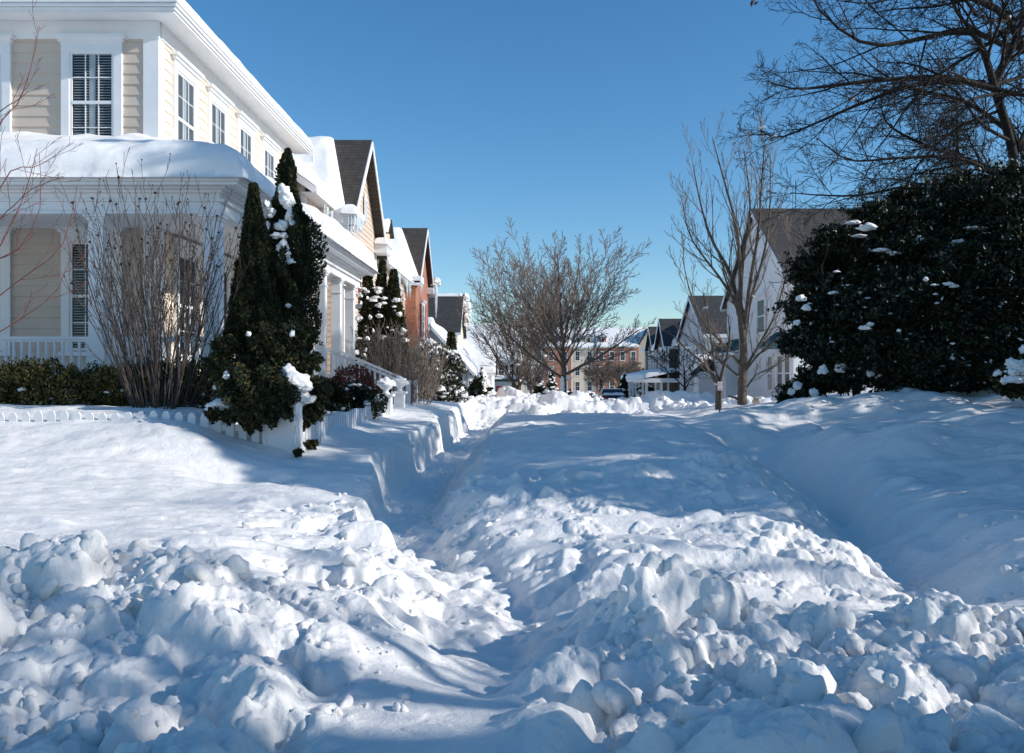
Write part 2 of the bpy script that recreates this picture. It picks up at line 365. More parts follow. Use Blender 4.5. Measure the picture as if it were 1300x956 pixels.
    pile = np.maximum(l1*1.35-.06, np.maximum(l2*1.6*(.35+.65*g2), l3*1.1*(.3+.7*g4)))+l3*.5*g3+big*.2-.17+edge_n+fbm(Xn*1.6, Yn*1.6, 2, 71)*.05
    rough = np.maximum(l1*.85*g1, l2*.5*g2*g4)+l3*.2*g3*g4+fbm(Xn*1.3, Yn*1.3, 3, 83)*.08+fbm(Xn*2.6, Yn*2.6, 4, 78, .55)*.06*(.3+g4)+edge_n*(.3+.9*g4)-.11
    L[near] = fgn*pile*.85+mdn*rough*(.25+.35*g1)+len_*(rough*.6)
    # general traces of crumbs everywhere near
    crumb = lumps(Xn, Yn, .17, 505, .16, .7)
    L[near] += crumb*(1-fgn)*(.2+.5*mdn)*(1-sst(9, 12, Yn))*sst(-5.5, -2, Xn-(Yn-6)*.4)
    z += L
    fgf = fbm(X*.45, Y*.45, 3, 91); ff = sst(-.25, .5, fgf)
    fp = np.where(Y > 20, 1, 0)*far_pile
    if fp.max() > 0:
        mk = fp > .01
        Xf, Yf = X[mk], Y[mk]
        z[mk] += fp[mk]*((ff[mk])*.5+fbm(Xf*.9, Yf*.5, 4, 608)*.16+lumps(Xf, Yf, 1.1, 606, .7, .4)*.35*(.3+ff[mk])+lumps(Xf, Yf, .45, 607, .9, .6)*.5-.38)
    for (mx, my, rx, ry, hh) in [(7.6, 40, 2.6, 3.2, .38), (-1.0, 40, 1.5, 2.2, .75), (1.2, 34, 1.3, 1.8, .4), (3.6, 38, 1.8, 2.2, .4), (3.5, 52, 2.2, 3, .45), (10.5, 60, 3, 4, .25), (-2.4, 55, 1.5, 4, .6), (5.5, 33, 2.2, 2, .15)]:
        q = ((X-mx)/rx)**2+((Y-my)/ry)**2
        z += hh*np.exp(-q*1.2)*(1+.25*fbm(X*1.2, Y*1.2, 3, 95))
    # carve the path last, with shovel marks on its walls
    wallmask = tr*(1-tr)*4
    sh = fbm(X*1.5, Y*9, 2, 120)*.05
    zt = z*(1-tr)+np.minimum(z, floor)*tr
    k = sst(3.6, 4.6, Y)*(1-sst(26, 33, Y))
    z = z*(1-k)+(zt+wallmask*sh)*k
    # crisp kerb of the shovelled strip beside the path
    return z
nc, nr = 1500, 1450
t = np.linspace(0, 1, nr)
ys = np.concatenate([np.linspace(-3, 2.4, 40, endpoint=False), 2.4+(np.exp(np.linspace(0, math.log(1+14/1.2), 980, endpoint=False))-1)*1.2, 16.4+(np.exp(np.linspace(0, math.log(1+74/9.), 330, endpoint=False))-1)*9., np.geomspace(90.4, 900, 100)])
us = np.linspace(-1, 1, nc); us = np.sign(us)*(np.abs(us)*.72+.68*np.abs(us)**4)
XX = us[None, :]*(ys[:, None]+4.0)*1.0; YY = np.repeat(ys[:, None], nc, 1)
ZZ = height(XX.ravel(), YY.ravel()).reshape(XX.shape)
nr = len(ys)
V = np.stack([XX, YY, ZZ], -1).reshape(-1, 3)
ii = (np.arange(nr-1)[:, None]*nc+np.arange(nc-1)[None]).ravel()
Fq = np.stack([ii, ii+1, ii+nc+1, ii+nc], 1)
g = np_mesh('snow_ground', V, Fq, M['snow'], None, True); tag(g, kind='structure')
g['label'] = 'deep shovelled and drifted snow covering yards, path and street'
def gz(x, y):
    return float(height(np.array([x], np.float32), np.array([y], np.float32))[0])
# loose broken chunks of ploughed and shovelled snow lying on the surface
def chunk_templates(k, seed):
    r = np.random.default_rng(seed); th = np.linspace(0, np.pi, 12)[1:-1]; ph = np.linspace(0, 2*np.pi, 16, endpoint=False)
    T, Ph = np.meshgrid(th, ph, indexing='ij'); D = np.stack([np.sin(T)*np.cos(Ph), np.sin(T)*np.sin(Ph), np.cos(T)], -1).reshape(-1, 3); D = np.vstack([D, [0, 0, 1], [0, 0, -1]])
    m, n = len(th), len(ph); F = []
    for j in range(m-1):
        for i in range(n): a = (j*n+i, (j+1)*n+i, (j+1)*n+(i+1) % n, j*n+(i+1) % n); F += [(a[0], a[1], a[2]), (a[0], a[2], a[3])]
    for i in range(n): F += [(m*n, i, (i+1) % n), (m*n+1, (m-1)*n+(i+1) % n, (m-1)*n+i)]
    out = []
    for _ in range(k):
        Nn = r.normal(0, 1, (r.integers(7, 12), 3)); Nn /= np.linalg.norm(Nn, axis=1, keepdims=True); d = r.uniform(.6, 1.0, len(Nn))
        q = np.clip(D@Nn.T, .02, None)/d; p = 9.0; R_ = (np.sum(q**p, 1)+.75**p)**(-1/p)      # soft-edged polyhedron
        f = r.uniform(2, 5, (4, 3)); R_ = R_*(1+sum(.035*np.sin(D@f[i]*(1+i)+i) for i in range(4)))
        out.append(D*R_[:, None]*np.array([r.uniform(.8, 1.3), r.uniform(.7, 1.1), r.uniform(.6, .9)]))
    return out, np.array(F)
_CT, _CF = chunk_templates(24, 5)
def scatter_chunks(name, spec, seed, label):
    r = np.random.default_rng(seed); Vs = []; Fs = []; off = 0
    for (n, fx, fy, s0, s1, keep) in spec:
        x = fx(r, n); y = fy(r, n); ok = keep(x, y) > r.uniform(0, 1, n); x, y = x[ok], y[ok]
        if not len(x): continue
        z = height(x.astype(np.float32), y.astype(np.float32)); s = s0+(s1-s0)*r.uniform(0, 1, len(x))**2.6
        for i in range(len(x)):
            t = _CT[r.integers(len(_CT))]; A = np.linalg.qr(r.normal(0, 1, (3, 3)))[0]; V = (t*s[i])@A.T+np.array([x[i], y[i], z[i]+s[i]*r.uniform(-.6, .12)])
            Vs.append(V); Fs.append(_CF+off); off += len(V)
    o = np_mesh(name, np.vstack(Vs), np.vstack(Fs), M['snow'], None, True); tag(o, label, 'snow chunks', kind='stuff'); return o
_un = lambda a, b: (lambda r, n: r.uniform(a, b, n))
_cl = lambda f, sd, lo=-.2, hi=.35: (lambda x, y: sst(lo, hi, fbm(x.astype(np.float32)*f, y.astype(np.float32)*f, 2, sd)))
scatter_chunks('snow_chunks', [
    (1100, _un(-4.8, 4.8), _un(2.7, 4.65), .03, .105, lambda x, y: _cl(1.1, 301)(x, y)*(np.abs(x+.1) > .45)),
    (2600, _un(-4.8, 4.8), _un(2.7, 4.8), .012, .045, _cl(1.5, 302)),
    (420, _un(-1.0, 4.2), _un(4.9, 8.5), .012, .045, _cl(1.0, 303, .1, .7)),
    (300, _un(-3.2, -.5), _un(4.8, 8.2), .012, .07, lambda x, y: np.exp(-((x+1.2+(y-6)*.35)/.5)**2)),
    (600, _un(-1.9, -.3), _un(4.6, 14), .012, .055, _cl(1.2, 304)),
    (200, _un(2.2, 5), _un(4.9, 7.5), .012, .08, _cl(1.2, 305)),
    (1500, _un(-3, 8), _un(23, 60), .04, .2, _cl(.5, 306)),
    (220, _un(-2.0, -1.2), _un(8, 24), .02, .07, lambda x, y: x*0+.8)], 9, 'broken chunks of ploughed snow heaped along the path and in the foreground')
# ground behind and beside, out of frame
mb = MB(); mb.box(-900, 900, -300, 900, -3.2, -3.0, M['snow']); tag(mb.build('ground'), kind='structure')
del V, Fq, XX, YY, ZZ

# ------------------------------------------------------------------ snow on roofs, icicles, clumps
def slab_snow(name, parent, a, b, c, d, T, seed=1, n=(60, 40), edge=.35, skip=(), noise=.06, drop=.03):
    """snow over the quad a-b (eave), d-c (ridge side). skip: sides without rounding ('top','left','right','bot')"""
    nu, nv = n; a, b, c, d = [np.array(q, float) for q in (a, b, c, d)]
    Lu = np.linalg.norm(b-a); Lv = np.linalg.norm(d-a)
    u = np.linspace(0, 1, nu); v = np.linspace(0, 1, nv)
    u = .5-.5*np.cos(np.pi*u)*.6-(.5-u)*.4; v = .5-.5*np.cos(np.pi*v)*.6-(.5-v)*.4
    U, Vv = np.meshgrid(u, v, indexing='ij')
    Pp = (a*(1-U[..., None])+b*U[..., None])*(1-Vv[..., None])+(d*(1-U[..., None])+c*U[..., None])*Vv[..., None]
    inf = 1e3; wv = fbm(U*Lu*.9+seed, Vv*Lv*.9, 3, seed)*.12
    dl = U*Lu if 'left' not in skip else U*0+inf; dr = (1-U)*Lu if 'right' not in skip else U*0+inf
    db = Vv*Lv if 'bot' not in skip else U*0+inf; dt = (1-Vv)*Lv if 'top' not in skip else U*0+inf
    q = np.clip(np.minimum(np.minimum(dl, dr), np.minimum(db, dt))/edge, 0, 1)
    e = np.sqrt(np.clip(1-(1-q)**2, 0, 1))
    h = T*e*(1+noise*3*fbm(U*Lu*.5+seed*3, Vv*Lv*.5, 3, seed+5))+noise*.5*e*fbm(U*Lu*1.7, Vv*Lv*1.7, 3, seed+9)
    Pp[..., 2] += np.where(q <= 0, -drop, h)
    # bulge outward near the edge
    out = (e < 1)*0.0
    V = Pp.reshape(-1, 3); i = (np.arange(nu-1)[:, None]*nv+np.arange(nv-1)[None]).ravel()
    F = np.stack([i, i+1, i+nv+1, i+nv], 1)
    return np_mesh(name, V, F, M['roofsnow'], parent, True)
def icicles(parent, pts, seed=1, lmin=.15, lmax=.8, r=.02, name='icicles'):
    rng = random.Random(seed); V = []; F = []
    for p in pts:
        l = lmin+(lmax-lmin)*rng.random()**2; rr = r*(.6+l); b = len(V)
        for k, (s, zz) in enumerate(((1, 0), (.75, -.25*l), (.45, -.6*l), (.06, -l))):
            for i in range(6):
                a = i*math.pi/3; V.append((p[0]+rr*s*math.cos(a)+rng.uniform(-.003, .003), p[1]+rr*s*math.sin(a), p[2]+zz))
        for k in range(3):
            for i in range(6): F.append((b+k*6+i, b+k*6+(i+1) % 6, b+k*6+6+(i+1) % 6, b+k*6+6+i))
    return np_mesh(name, V, F, M['ice'], parent, True)
def _sphere(nt, np_):
    th = np.linspace(0, np.pi, nt)[1:-1]; ph = np.linspace(0, 2*np.pi, np_, endpoint=False)
    T, Ph = np.meshgrid(th, ph, indexing='ij'); D = np.stack([np.sin(T)*np.cos(Ph), np.sin(T)*np.sin(Ph), np.cos(T)], -1).reshape(-1, 3)
    D = np.vstack([D, [0, 0, 1], [0, 0, -1]]); m = len(th); n = len(ph); F = []
    for j in range(m-1):
        for i in range(n): a = (j*n+i, (j+1)*n+i, (j+1)*n+(i+1) % n, j*n+(i+1) % n); F += [(a[0], a[1], a[2]), (a[0], a[2], a[3])]
    for i in range(n): F += [(m*n, i, (i+1) % n), (m*n+1, (m-1)*n+(i+1) % n, (m-1)*n+i)]
    return D, np.array(F)
_S1 = _sphere(12, 18); _S0 = _sphere(6, 8)
def blobs(name, parent, items, seed=1, mat=None, sat=4):
    """items: (x,y,z,rx,ry,rz) -> clinging lumpy snow, every lump with smaller ones fused to it"""
    rng = np.random.default_rng(seed); Vs = []; Fs = []; off = 0
    for it in items:
        c0 = np.array(it[:3], float); r0 = np.array(it[3:], float); lst = [(c0, r0)]
        small = r0.max() < .02
        if not small:
            for _ in range(sat):
                a = rng.normal(0, 1, 3); a /= np.linalg.norm(a); a[2] *= .7
                lst.append((c0+a*r0*rng.uniform(.6, 1.05), r0*rng.uniform(.3, .65, 3)))
        for c, r in lst:
            D, F = _S0 if small else _S1
            f = rng.uniform(1.6, 3.2, (3, 3))*rng.choice([-1, 1], (3, 3)); ph = rng.uniform(0, 6.28, 3)
            k = 1+sum(.13*np.sin(D@f[i]*(1+.7*i)+ph[i]) for i in range(3))
            p = D*k[:, None]*r; p[:, 2] = np.where(p[:, 2] < 0, p[:, 2]*.5, p[:, 2]); V = p+c
            Vs.append(V); Fs.append(F+off); off += len(V)
    o = np_mesh(name, np.vstack(Vs), np.vstack(Fs), mat or M['roofsnow'], parent, True)
    if len(items) > 25: o['kind'] = 'stuff'
    return o

# ------------------------------------------------------------------ building pieces
def lap_wall(mb, F, rng, z0, z1, m, lap=.2, t=.024):
    """lap siding: every course a slanted board; rng(z)->(u0,u1)"""
    z = z0
    while z < z1-1e-4:
        zt = min(z+lap, z1); a0, a1 = rng(z); b0, b1 = rng(zt)
        if a1-a0 > .01:
            if b1 < b0: b0 = b1 = (b0+b1)/2
            mb.poly([F.w(a0, z, t), F.w(a1, z, t), F.w(b1, zt, .003), F.w(b0, zt, .003)], m)
            mb.poly([F.w(a0, z, .003), F.w(a1, z, .003), F.w(a1, z, t), F.w(a0, z, t)], m)
        z = zt
def window(parent, F, u, z0, z1, w, casing=.13, crown=True, blind=False, shutters=None, cols=3, rows=2, m=None, single=False, depth=1.0, name='window'):
    m = m or M['white']; mb = MB(); h = w/2; c = casing; n1 = .075*depth
    mb.fbox(F, u-h-c, u-h, z0-.02, z1, .0, n1, m); mb.fbox(F, u+h, u+h+c, z0-.02, z1, .0, n1, m)
    mb.fbox(F, u-h-c-.03, u+h+c+.03, z0-.1, z0-.02, .0, n1+.04, m)
    mb.fbox(F, u-h-c, u+h+c, z1, z1+c*1.1, .0, n1+.005, m)
    if crown:
        mb.fbox(F, u-h-c-.04, u+h+c+.04, z1+c*1.1, z1+c*1.1+.06, .0, n1+.05, m)
        mb.fbox(F, u-h-c-.09, u+h+c+.09, z1+c*1.1+.06, z1+c*1.1+.12, .0, n1+.1, m)
    s = .05; zm = (z0+z1)/2
    mb.fbox(F, u-h, u-h+s, z0, z1, .02, .055*depth, m); mb.fbox(F, u+h-s, u+h, z0, z1, .02, .055*depth, m)
    mb.fbox(F, u-h+s, u+h-s, z1-s, z1, .02, .055*depth, m); mb.fbox(F, u-h+s, u+h-s, z0, z0+s, .02, .055*depth, m)
    if not single: mb.fbox(F, u-h+s, u+h-s, zm-.03, zm+.03, .022, .062*depth, m)
    iw = w-2*s
    for i in range(1, cols):
        x = u-h+s+iw*i/cols; mb.fbox(F, x-.009, x+.009, z0+s, z1-s, .035, .05*depth, m)
    segs = ((z0+s, zm-.03), (zm+.03, z1-s)) if not single else ((z0+s, z1-s),)
    for a, b in segs:
        for i in range(1, rows):
            z = a+(b-a)*i/rows; mb.fbox(F, u-h+s, u+h-s, z-.009, z+.009, .036, .049*depth, m)
    o = mb.build(name, parent)
    pb = MB(); pb.poly([F.w(u-h+s, z0+s, .0275), F.w(u+h-s, z0+s, .0275), F.w(u+h-s, z1-s, .0275), F.w(u-h+s, z1-s, .0275)], M['dark'])
    pb.poly([F.w(u-h+s, z0+s, .043), F.w(u+h-s, z0+s, .043), F.w(u+h-s, z1-s, .043), F.w(u-h+s, z1-s, .043)], M['glass'])
    pb.build('pane', o)
    if blind:
        bb = MB(); z = z0+s+.03
        while z < z1-s-.02:
            for (p0, p1) in ((u-h+s+.02, u-.07), (u+.07, u+h-s-.02)):
                bb.poly([F.w(p0, z, .033), F.w(p1, z, .033), F.w(p1, z+.014, .029), F.w(p0, z+.014, .029)], M['blind'])
            z += .052
        bb.poly([F.w(u-.06, z0+s, .03), F.w(u+.06, z0+s, .03), F.w(u+.06, z1-s, .03), F.w(u-.06, z1-s, .03)], M['blind'])
        bb.build('blind', o)
    if shutters:
        for sg in (-1, 1):
            sb = MB(); a = u+sg*(h+c+.02); b = a+sg*w*.45; lo, hi = min(a, b), max(a, b)
            sb.fbox(F, lo, hi, z0, z1, .025, .055, shutters)
            zz = z0+.06
            while zz < z1-.06: sb.fbox(F, lo+.04, hi-.04, zz, zz+.02, .055, .065, shutters); zz += .07
            sb.build('shutter', parent)
    return o
def door(parent, F, u, z0, w, h, m, glass=True, name='door'):
    mb = MB(); mb.fbox(F, u-w/2-.12, u-w/2, z0, z0+h, 0, .08, M['white']); mb.fbox(F, u+w/2, u+w/2+.12, z0, z0+h, 0, .08, M['white'])
    mb.fbox(F, u-w/2-.12, u+w/2+.12, z0+h, z0+h+.16, 0, .09, M['white'])
    mb.fbox(F, u-w/2, u+w/2, z0, z0+h, .02, .04, m)
    for a, b in ((.12, .45), (.55, .88)):
        mb.fbox(F, u-w/2+w*a, u-w/2+w*b, z0+.15, z0+h*.42, .04, .05, m); mb.fbox(F, u-w/2+w*a, u-w/2+w*b, z0+h*.5, z0+h*.92, .04, .05, m)
    o = mb.build(name, parent); hb = MB(); hb.fbox(F, u+w*.36, u+w*.41, z0+.98, z0+1.02, .04, .09, M['black']); hb.build('handle', o); return o

def gable_body(parent, x0, x1, y0, y1, z0, ze, zr, axis, wall, roofm, ov=.35, lap=.2, snow=None, trim=None, sides='xXyY', brick=False, rake=.4, seed=1):
    """house block with a gable roof. axis 'x': ridge along X. returns roof object"""
    trim = trim or M['white']; mb = MB()
    def flat(F, fn, za, zb):
        if brick:
            a0, a1 = fn(za); zs = [za, ze, zb] if zb > ze else [za, zb]
            for p, q in zip(zs[:-1], zs[1:]):
                b0, b1 = fn(p); c0, c1 = fn(q)
                mb.poly([F.w(b0, p), F.w(b1, p), F.w(max(c1, c0), q), F.w(c0, q)], wall)
        else: lap_wall(mb, F, fn, za, zb, wall, lap)
    def gab(a, b):
        c = (a+b)/2
        return lambda z: (a, b) if z <= ze else (a+(c-a)*min(1, (z-ze)/(zr-ze)), b-(b-c)*min(1, (z-ze)/(zr-ze)))
    if axis == 'x':
        fs = {'x': (FX(x0, -1), gab(y0, y1), zr), 'X': (FX(x1, 1), gab(y0, y1), zr), 'y': (FY(y0, -1), lambda z: (x0, x1), ze), 'Y': (FY(y1, 1), lambda z: (x0, x1), ze)}
    else:
        fs = {'x': (FX(x0, -1), lambda z: (y0, y1), ze), 'X': (FX(x1, 1), lambda z: (y0, y1), ze), 'y': (FY(y0, -1), gab(x0, x1), zr), 'Y': (FY(y1, 1), gab(x0, x1), zr)}
    for k in sides: flat(fs[k][0], fs[k][1], z0, fs[k][2])
    # corner boards
    if not brick:
        for cx, cy in ((x0, y0), (x1, y0), (x1, y1), (x0, y1)):
            sx = 1 if cx == x0 else -1; sy = 1 if cy == y0 else -1
            mb.box(min(cx-sx*.03, cx+sx*.12), max(cx-sx*.03, cx+sx*.12), min(cy-sy*.03, cy+sy*.12), max(cy-sy*.03, cy+sy*.12), z0, ze, trim)
    mb.build('wall', parent)
    rb = MB(); tt = .12
    if axis == 'x':
        yc = (y0+y1)/2; s = (zr-ze)/(yc-y0); zo = ze-ov*s
        A = (x0-rake, y0-ov, zo+.12); B = (x1+rake, y0-ov, zo+.12); Cc = (x1+rake, yc, zr+.12); Dd = (x0-rake, yc, zr+.12)
        A2 = (x0-rake, y1+ov, zo+.12); B2 = (x1+rake, y1+ov, zo+.12)
        rb.slab(A, B, Cc, Dd, tt, roofm); rb.slab(Dd, Cc, B2, A2, tt, roofm)
        tb = MB()
        for xx, sg in ((x0-rake, -1), (x1+rake, 1)):
            for q in (A, A2):
                p0 = (xx+sg*.02, q[1], zo-.03); p1 = (xx+sg*.02, yc, zr-.03); tb.bar(p0, p1, .04, .2, trim)
        tb.box(x0-rake, x1+rake, y0-ov-.05, y0-ov-.005, zo-.14, zo+.1, trim); tb.box(x0-rake, x1+rake, y1+ov+.005, y1+ov+.05, zo-.14, zo+.1, trim)
        tb.box(x0-rake+.05, x1+rake-.05, y0-ov, y0, zo-.1, zo-.06, trim)
    else:
        xc = (x0+x1)/2; s = (zr-ze)/(xc-x0); zo = ze-ov*s
        A = (x0-ov, y0-rake, zo+.12); B = (x0-ov, y1+rake, zo+.12); Cc = (xc, y1+rake, zr+.12); Dd = (xc, y0-rake, zr+.12)
        A2 = (x1+ov, y0-rake, zo+.12); B2 = (x1+ov, y1+rake, zo+.12)
        rb.slab(A, B, Cc, Dd, tt, roofm); rb.slab(Dd, Cc, B2, A2, tt, roofm)
        tb = MB()
        for yy, sg in ((y0-rake, -1), (y1+rake, 1)):
            for q in (A, A2):
                p0 = (q[0], yy+sg*.02, zo-.03); p1 = (xc, yy+sg*.02, zr-.03); tb.bar(p0, p1, .04, .2, trim)
        tb.box(x0-ov-.05, x0-ov-.005, y0-rake, y1+rake, zo-.14, zo+.1, trim); tb.box(x1+ov+.005, x1+ov+.05, y0-rake, y1+rake, zo-.14, zo+.1, trim)
        tb.box(x1, x1+ov, y0-rake+.05, y1+rake-.05, zo-.1, zo-.06, trim); tb.box(x0-ov, x0, y0-rake+.05, y1+rake-.05, zo-.1, zo-.06, trim)
    ro = rb.build('roof', parent); tb.build('roof_trim', ro)
    if snow:
        for k, T in snow.items():
            if k == 'a': q = (A, B, Cc, Dd)
            else: q = (A2, B2, Cc, Dd)
            q = [(p[0], p[1], p[2]+.003) for p in q]
            slab_snow('snow_cover', ro, *q, T, seed=seed+ord(k), skip=('top',), n=(50, 24))
    ro['_z'] = 0; del ro['_z']
    return ro
# ------------------------------------------------------------------ house 1: cream house with wraparound porch
H1 = thing('porch_house', 'cream two storey house with a white wraparound porch under thick roof snow', 'house', (-12, 20, 1.0))
WX, WY, WYE = -7.08, 16.0, 25.0
mb = MB()
lap_wall(mb, FY(WY), lambda z: (-20, WX), 1.5, 8.85, M['tan'], .205); mb.build('wall', H1)  # front wall: same siding as the side, its shade painted into the colour
mb = MB(); lap_wall(mb, FX(WX), lambda z: (WY, WYE), 1.5, 8.85, M['cream'], .205)
lap_wall(mb, FY(WYE, 1), lambda z: (-20, WX), 1.5, 8.85, M['cream'], .205); mb.build('wall', H1)
mb = MB()
mb.box(WX-.27, WX+.035, WY-.04, WY+.22, 1.5, 8.8, M['white']); mb.box(WX-.05, WX+.035, WYE-.2, WYE+.03, 1.5, 8.8, M['white'])
mb.box(-20, WX+.05, WY-.06, WY, 8.52, 8.86, M['white']); mb.box(WX+.002, WX+.06, WY+.05, WYE, 8.55, 8.86, M['white'])
mb.build('corner_trim', H1, bevel=.006)
# hip roof with boxed eaves
rb = MB(); e = .52; ze = 9.0
A = (-20, WY-e, ze); B = (WX+e, WY-e, ze); C2 = (WX+e, WYE+e, ze); D2 = (-20, WYE+e, ze); yr = (WY+WYE)/2; zr = ze+2.2
Rg = (WX+e-5.0, yr, zr); Rl = (-20, yr, zr)
rb.slab(A, B, Rg, Rl, .1, M['teal']); rb.poly([B, C2, Rg], M['shingle']); rb.slab(Rl, Rg, C2, D2, .1, M['shingle'])
roof = rb.build('roof', H1)
mb = MB()
mb.box(-20, WX+e-.003, WY-e, WY, 8.86, 8.9, M['white']); mb.box(WX, WX+e-.003, WY+.002, WYE+e, 8.86, 8.9, M['white'])
for (a0, b0, zz0, zz1) in ((.0, .02, 8.80, 8.93), ):
    mb.box(-20, WX+e+.02, WY-e-.025, WY-e-.001, 8.8, 9.02, M['white']); mb.box(WX+e+.001, WX+e+.025, WY-e, WYE+e, 8.8, 9.02, M['white'])
mb.build('soffit', roof)
mb = MB()    # gutter
for zz, o in ((8.84, .06), (8.9, .1), (8.96, .125)):
    mb.box(-20, WX+e+o, WY-e-o, WY-e-.03, zz, zz+.055, M['white']); mb.box(WX+e+.03, WX+e+o, WY-e-.03, WYE+e, zz, zz+.055, M['white'])
mb.box(WX+e+.02, WX+e+.09, WYE+e-.05, WYE+e+.03, 8.55, 8.85, M['white']); mb.bar((WX+e+.05, WYE+e, 8.58), (WX+.05, WYE+.06, 8.25), .07, .09, M['white'])
mb.bar((WX+.05, WYE+.06, 8.3), (WX+.05, WYE+.06, 1.6), .08, .07, M['white'])
mb.build('gutter', roof, bevel=.01)
slab_snow('snow_cover', roof, (WX+e+.1, WY-e-.05, ze+.02), (WX+e+.1, WYE+e+.05, ze+.02), (Rg[0], yr+.1, zr+.05), (Rg[0], yr-.1, zr+.05), .2, 3, (90, 30), .15, ('top',), .03)
slab_snow('snow_cover', roof, (-20, WY-e-.03, ze+.02), (WX+e+.06, WY-e-.03, ze+.02), (Rg[0], yr, zr+.05), (-20, yr, zr+.05), .12, 4, (90, 30), .1, ('top', 'left'), .02)
for cx in (-8.33, -10.48): window(H1, FY(WY), cx, 6.3, 8.27, .86, .155, True, True)
for cx in (-8.33, -10.48): window(H1, FY(WY), cx, 2.5, 4.6, .86, .155, True, True)
for cy in (17.22, 19.05, 20.92, 22.85):
    window(H1, FX(WX), cy, 6.3, 8.22, .92, .15, True, True); 
for cy in (17.3, 19.2, 23.6): window(H1, FX(WX), cy, 2.4, 4.5, .92, .15, True)
door(H1, FX(WX), 21.55, 1.8, 1.0, 2.2, M['white'])
# porch
pf = MB(); pf.box(-20, -4.92, 13.48, WY-.03, 1.66, 1.8, M['white']); pf.box(WX+.05, -4.92, WY-.03, 25, 1.66, 1.8, M['white'])
pf.box(-20, -5.0, 13.56, 13.64, .9, 1.66, M['graywall']); pf.box(-5.08, -5.0, 13.64, 25, .9, 1.66, M['graywall']); pf.build('porch_floor', H1)
cb = MB(); cb.box(-20, -4.9, 13.5, WY-.03, 4.86, 4.9, M['white']); cb.box(WX+.05, -4.9, WY-.03, 25.1, 4.86, 4.9, M['white']); cb.build('porch_ceiling', H1)
bb = MB()   # beam, crown and eave
bb.box(-20, -4.97, 13.53, 13.82, 4.70, 4.86, M['white']); bb.box(-5.26, -4.97, 13.82, 25.1, 4.70, 4.86, M['white'])
for z0, z1, o in ((4.66, 4.71, .03), (4.86, 5.0, .0), (5.0, 5.05, .05), (5.05, 5.09, .13)):
    bb.box(-20, -4.97+o, 13.53-o, 13.7, z0, z1, M['white']); bb.box(-5.1, -4.97+o, 13.7, 25.1+o, z0, z1, M['white'])
bb.box(-20, -4.60, 13.25, 13.6, 5.09, 5.12, M['white']); bb.box(-5.1, -4.60, 13.6, 25.3, 5.09, 5.12, M['white'])
bb.build('porch_beam', H1, bevel=.008)
gb = MB()
for z0, z1, o in ((5.07, 5.12, .0), (5.12, 5.17, .03), (5.17, 5.215, .06)):
    gb.box(-20, -4.58+o, 13.23-o, 13.3, z0, z1, M['white']); gb.box(-4.7, -4.58+o, 13.3, 25.35, z0, z1, M['white'])
gb.build('gutter', H1, bevel=.008)
pr = MB(); k = .36
pr.slab((-20, 13.22, 5.2), (-4.57, 13.22, 5.2), (WX, WY, 6.2), (-20, WY, 6.2), .06, M['shingle']); pr.slab((-4.57, 13.22, 5.2), (-4.57, 25.35, 5.2), (WX, 25.35, 6.2), (WX, WY, 6.2), .06, M['shingle'])
pr.poly([(-4.6, 25.3, 5.1), (WX, 25.3, 5.1), (WX, 25.3, 6.18)], M['white'])
proof = pr.build('porch_roof', H1)
# porch roof snow (L shaped)
gx = np.concatenate([np.linspace(-20, -8, 90), np.linspace(-7.9, -5.3, 60), np.linspace(-5.25, -4.41, 42)]); gy = np.concatenate([np.linspace(13.10, 13.9, 36), np.linspace(13.95, 17, 60), np.linspace(17.1, 24.6, 110), np.linspace(24.65, 25.42, 24)])
GX, GY = np.meshgrid(gx, gy, indexing='ij')
wob = fbm(GX*1.1, GY*1.1, 3, 8)*.03
dF = GY-13.145+wob; dS = -4.46-GX+wob; dE = 25.4-GY+wob
dd = np.minimum(np.minimum(dF, dS), dE)
rf = 5.2+np.minimum((GY-13.22)*.36, (-4.57-GX)*.40)
TS = .50+.12*sst(16, 20, GY)
q = np.clip(dd/.55, 0, 1); e2 = np.sqrt(np.clip(1-(1-q)**2, 0, 1))
hip = np.abs((GY-13.22)*.36-(-4.57-GX)*.40)
smf = np.minimum(0, hip-.25)*.35*(dd > 0)
zz = rf+TS*e2*(1+.14*fbm(GX*.6, GY*.6, 3, 14))+fbm(GX*2, GY*2, 3, 15)*.03*e2+smf*e2
zz = np.where(dd <= 0, 5.16, np.maximum(zz, 5.2))
Vp = np.stack([GX, GY, zz], -1).reshape(-1, 3); n2 = len(gy)
i = (np.arange(len(gx)-1)[:, None]*n2+np.arange(n2-1)[None]).ravel()
Fp = np.stack([i, i+1, i+n2+1, i+n2], 1)
cx = Vp[Fp].mean(1); Fp = Fp[~((cx[:, 0] < WX-.15) & (cx[:, 1] > WY+.15))]
np_mesh('snow_cover', Vp, Fp, M['roofsnow'], proof, True)
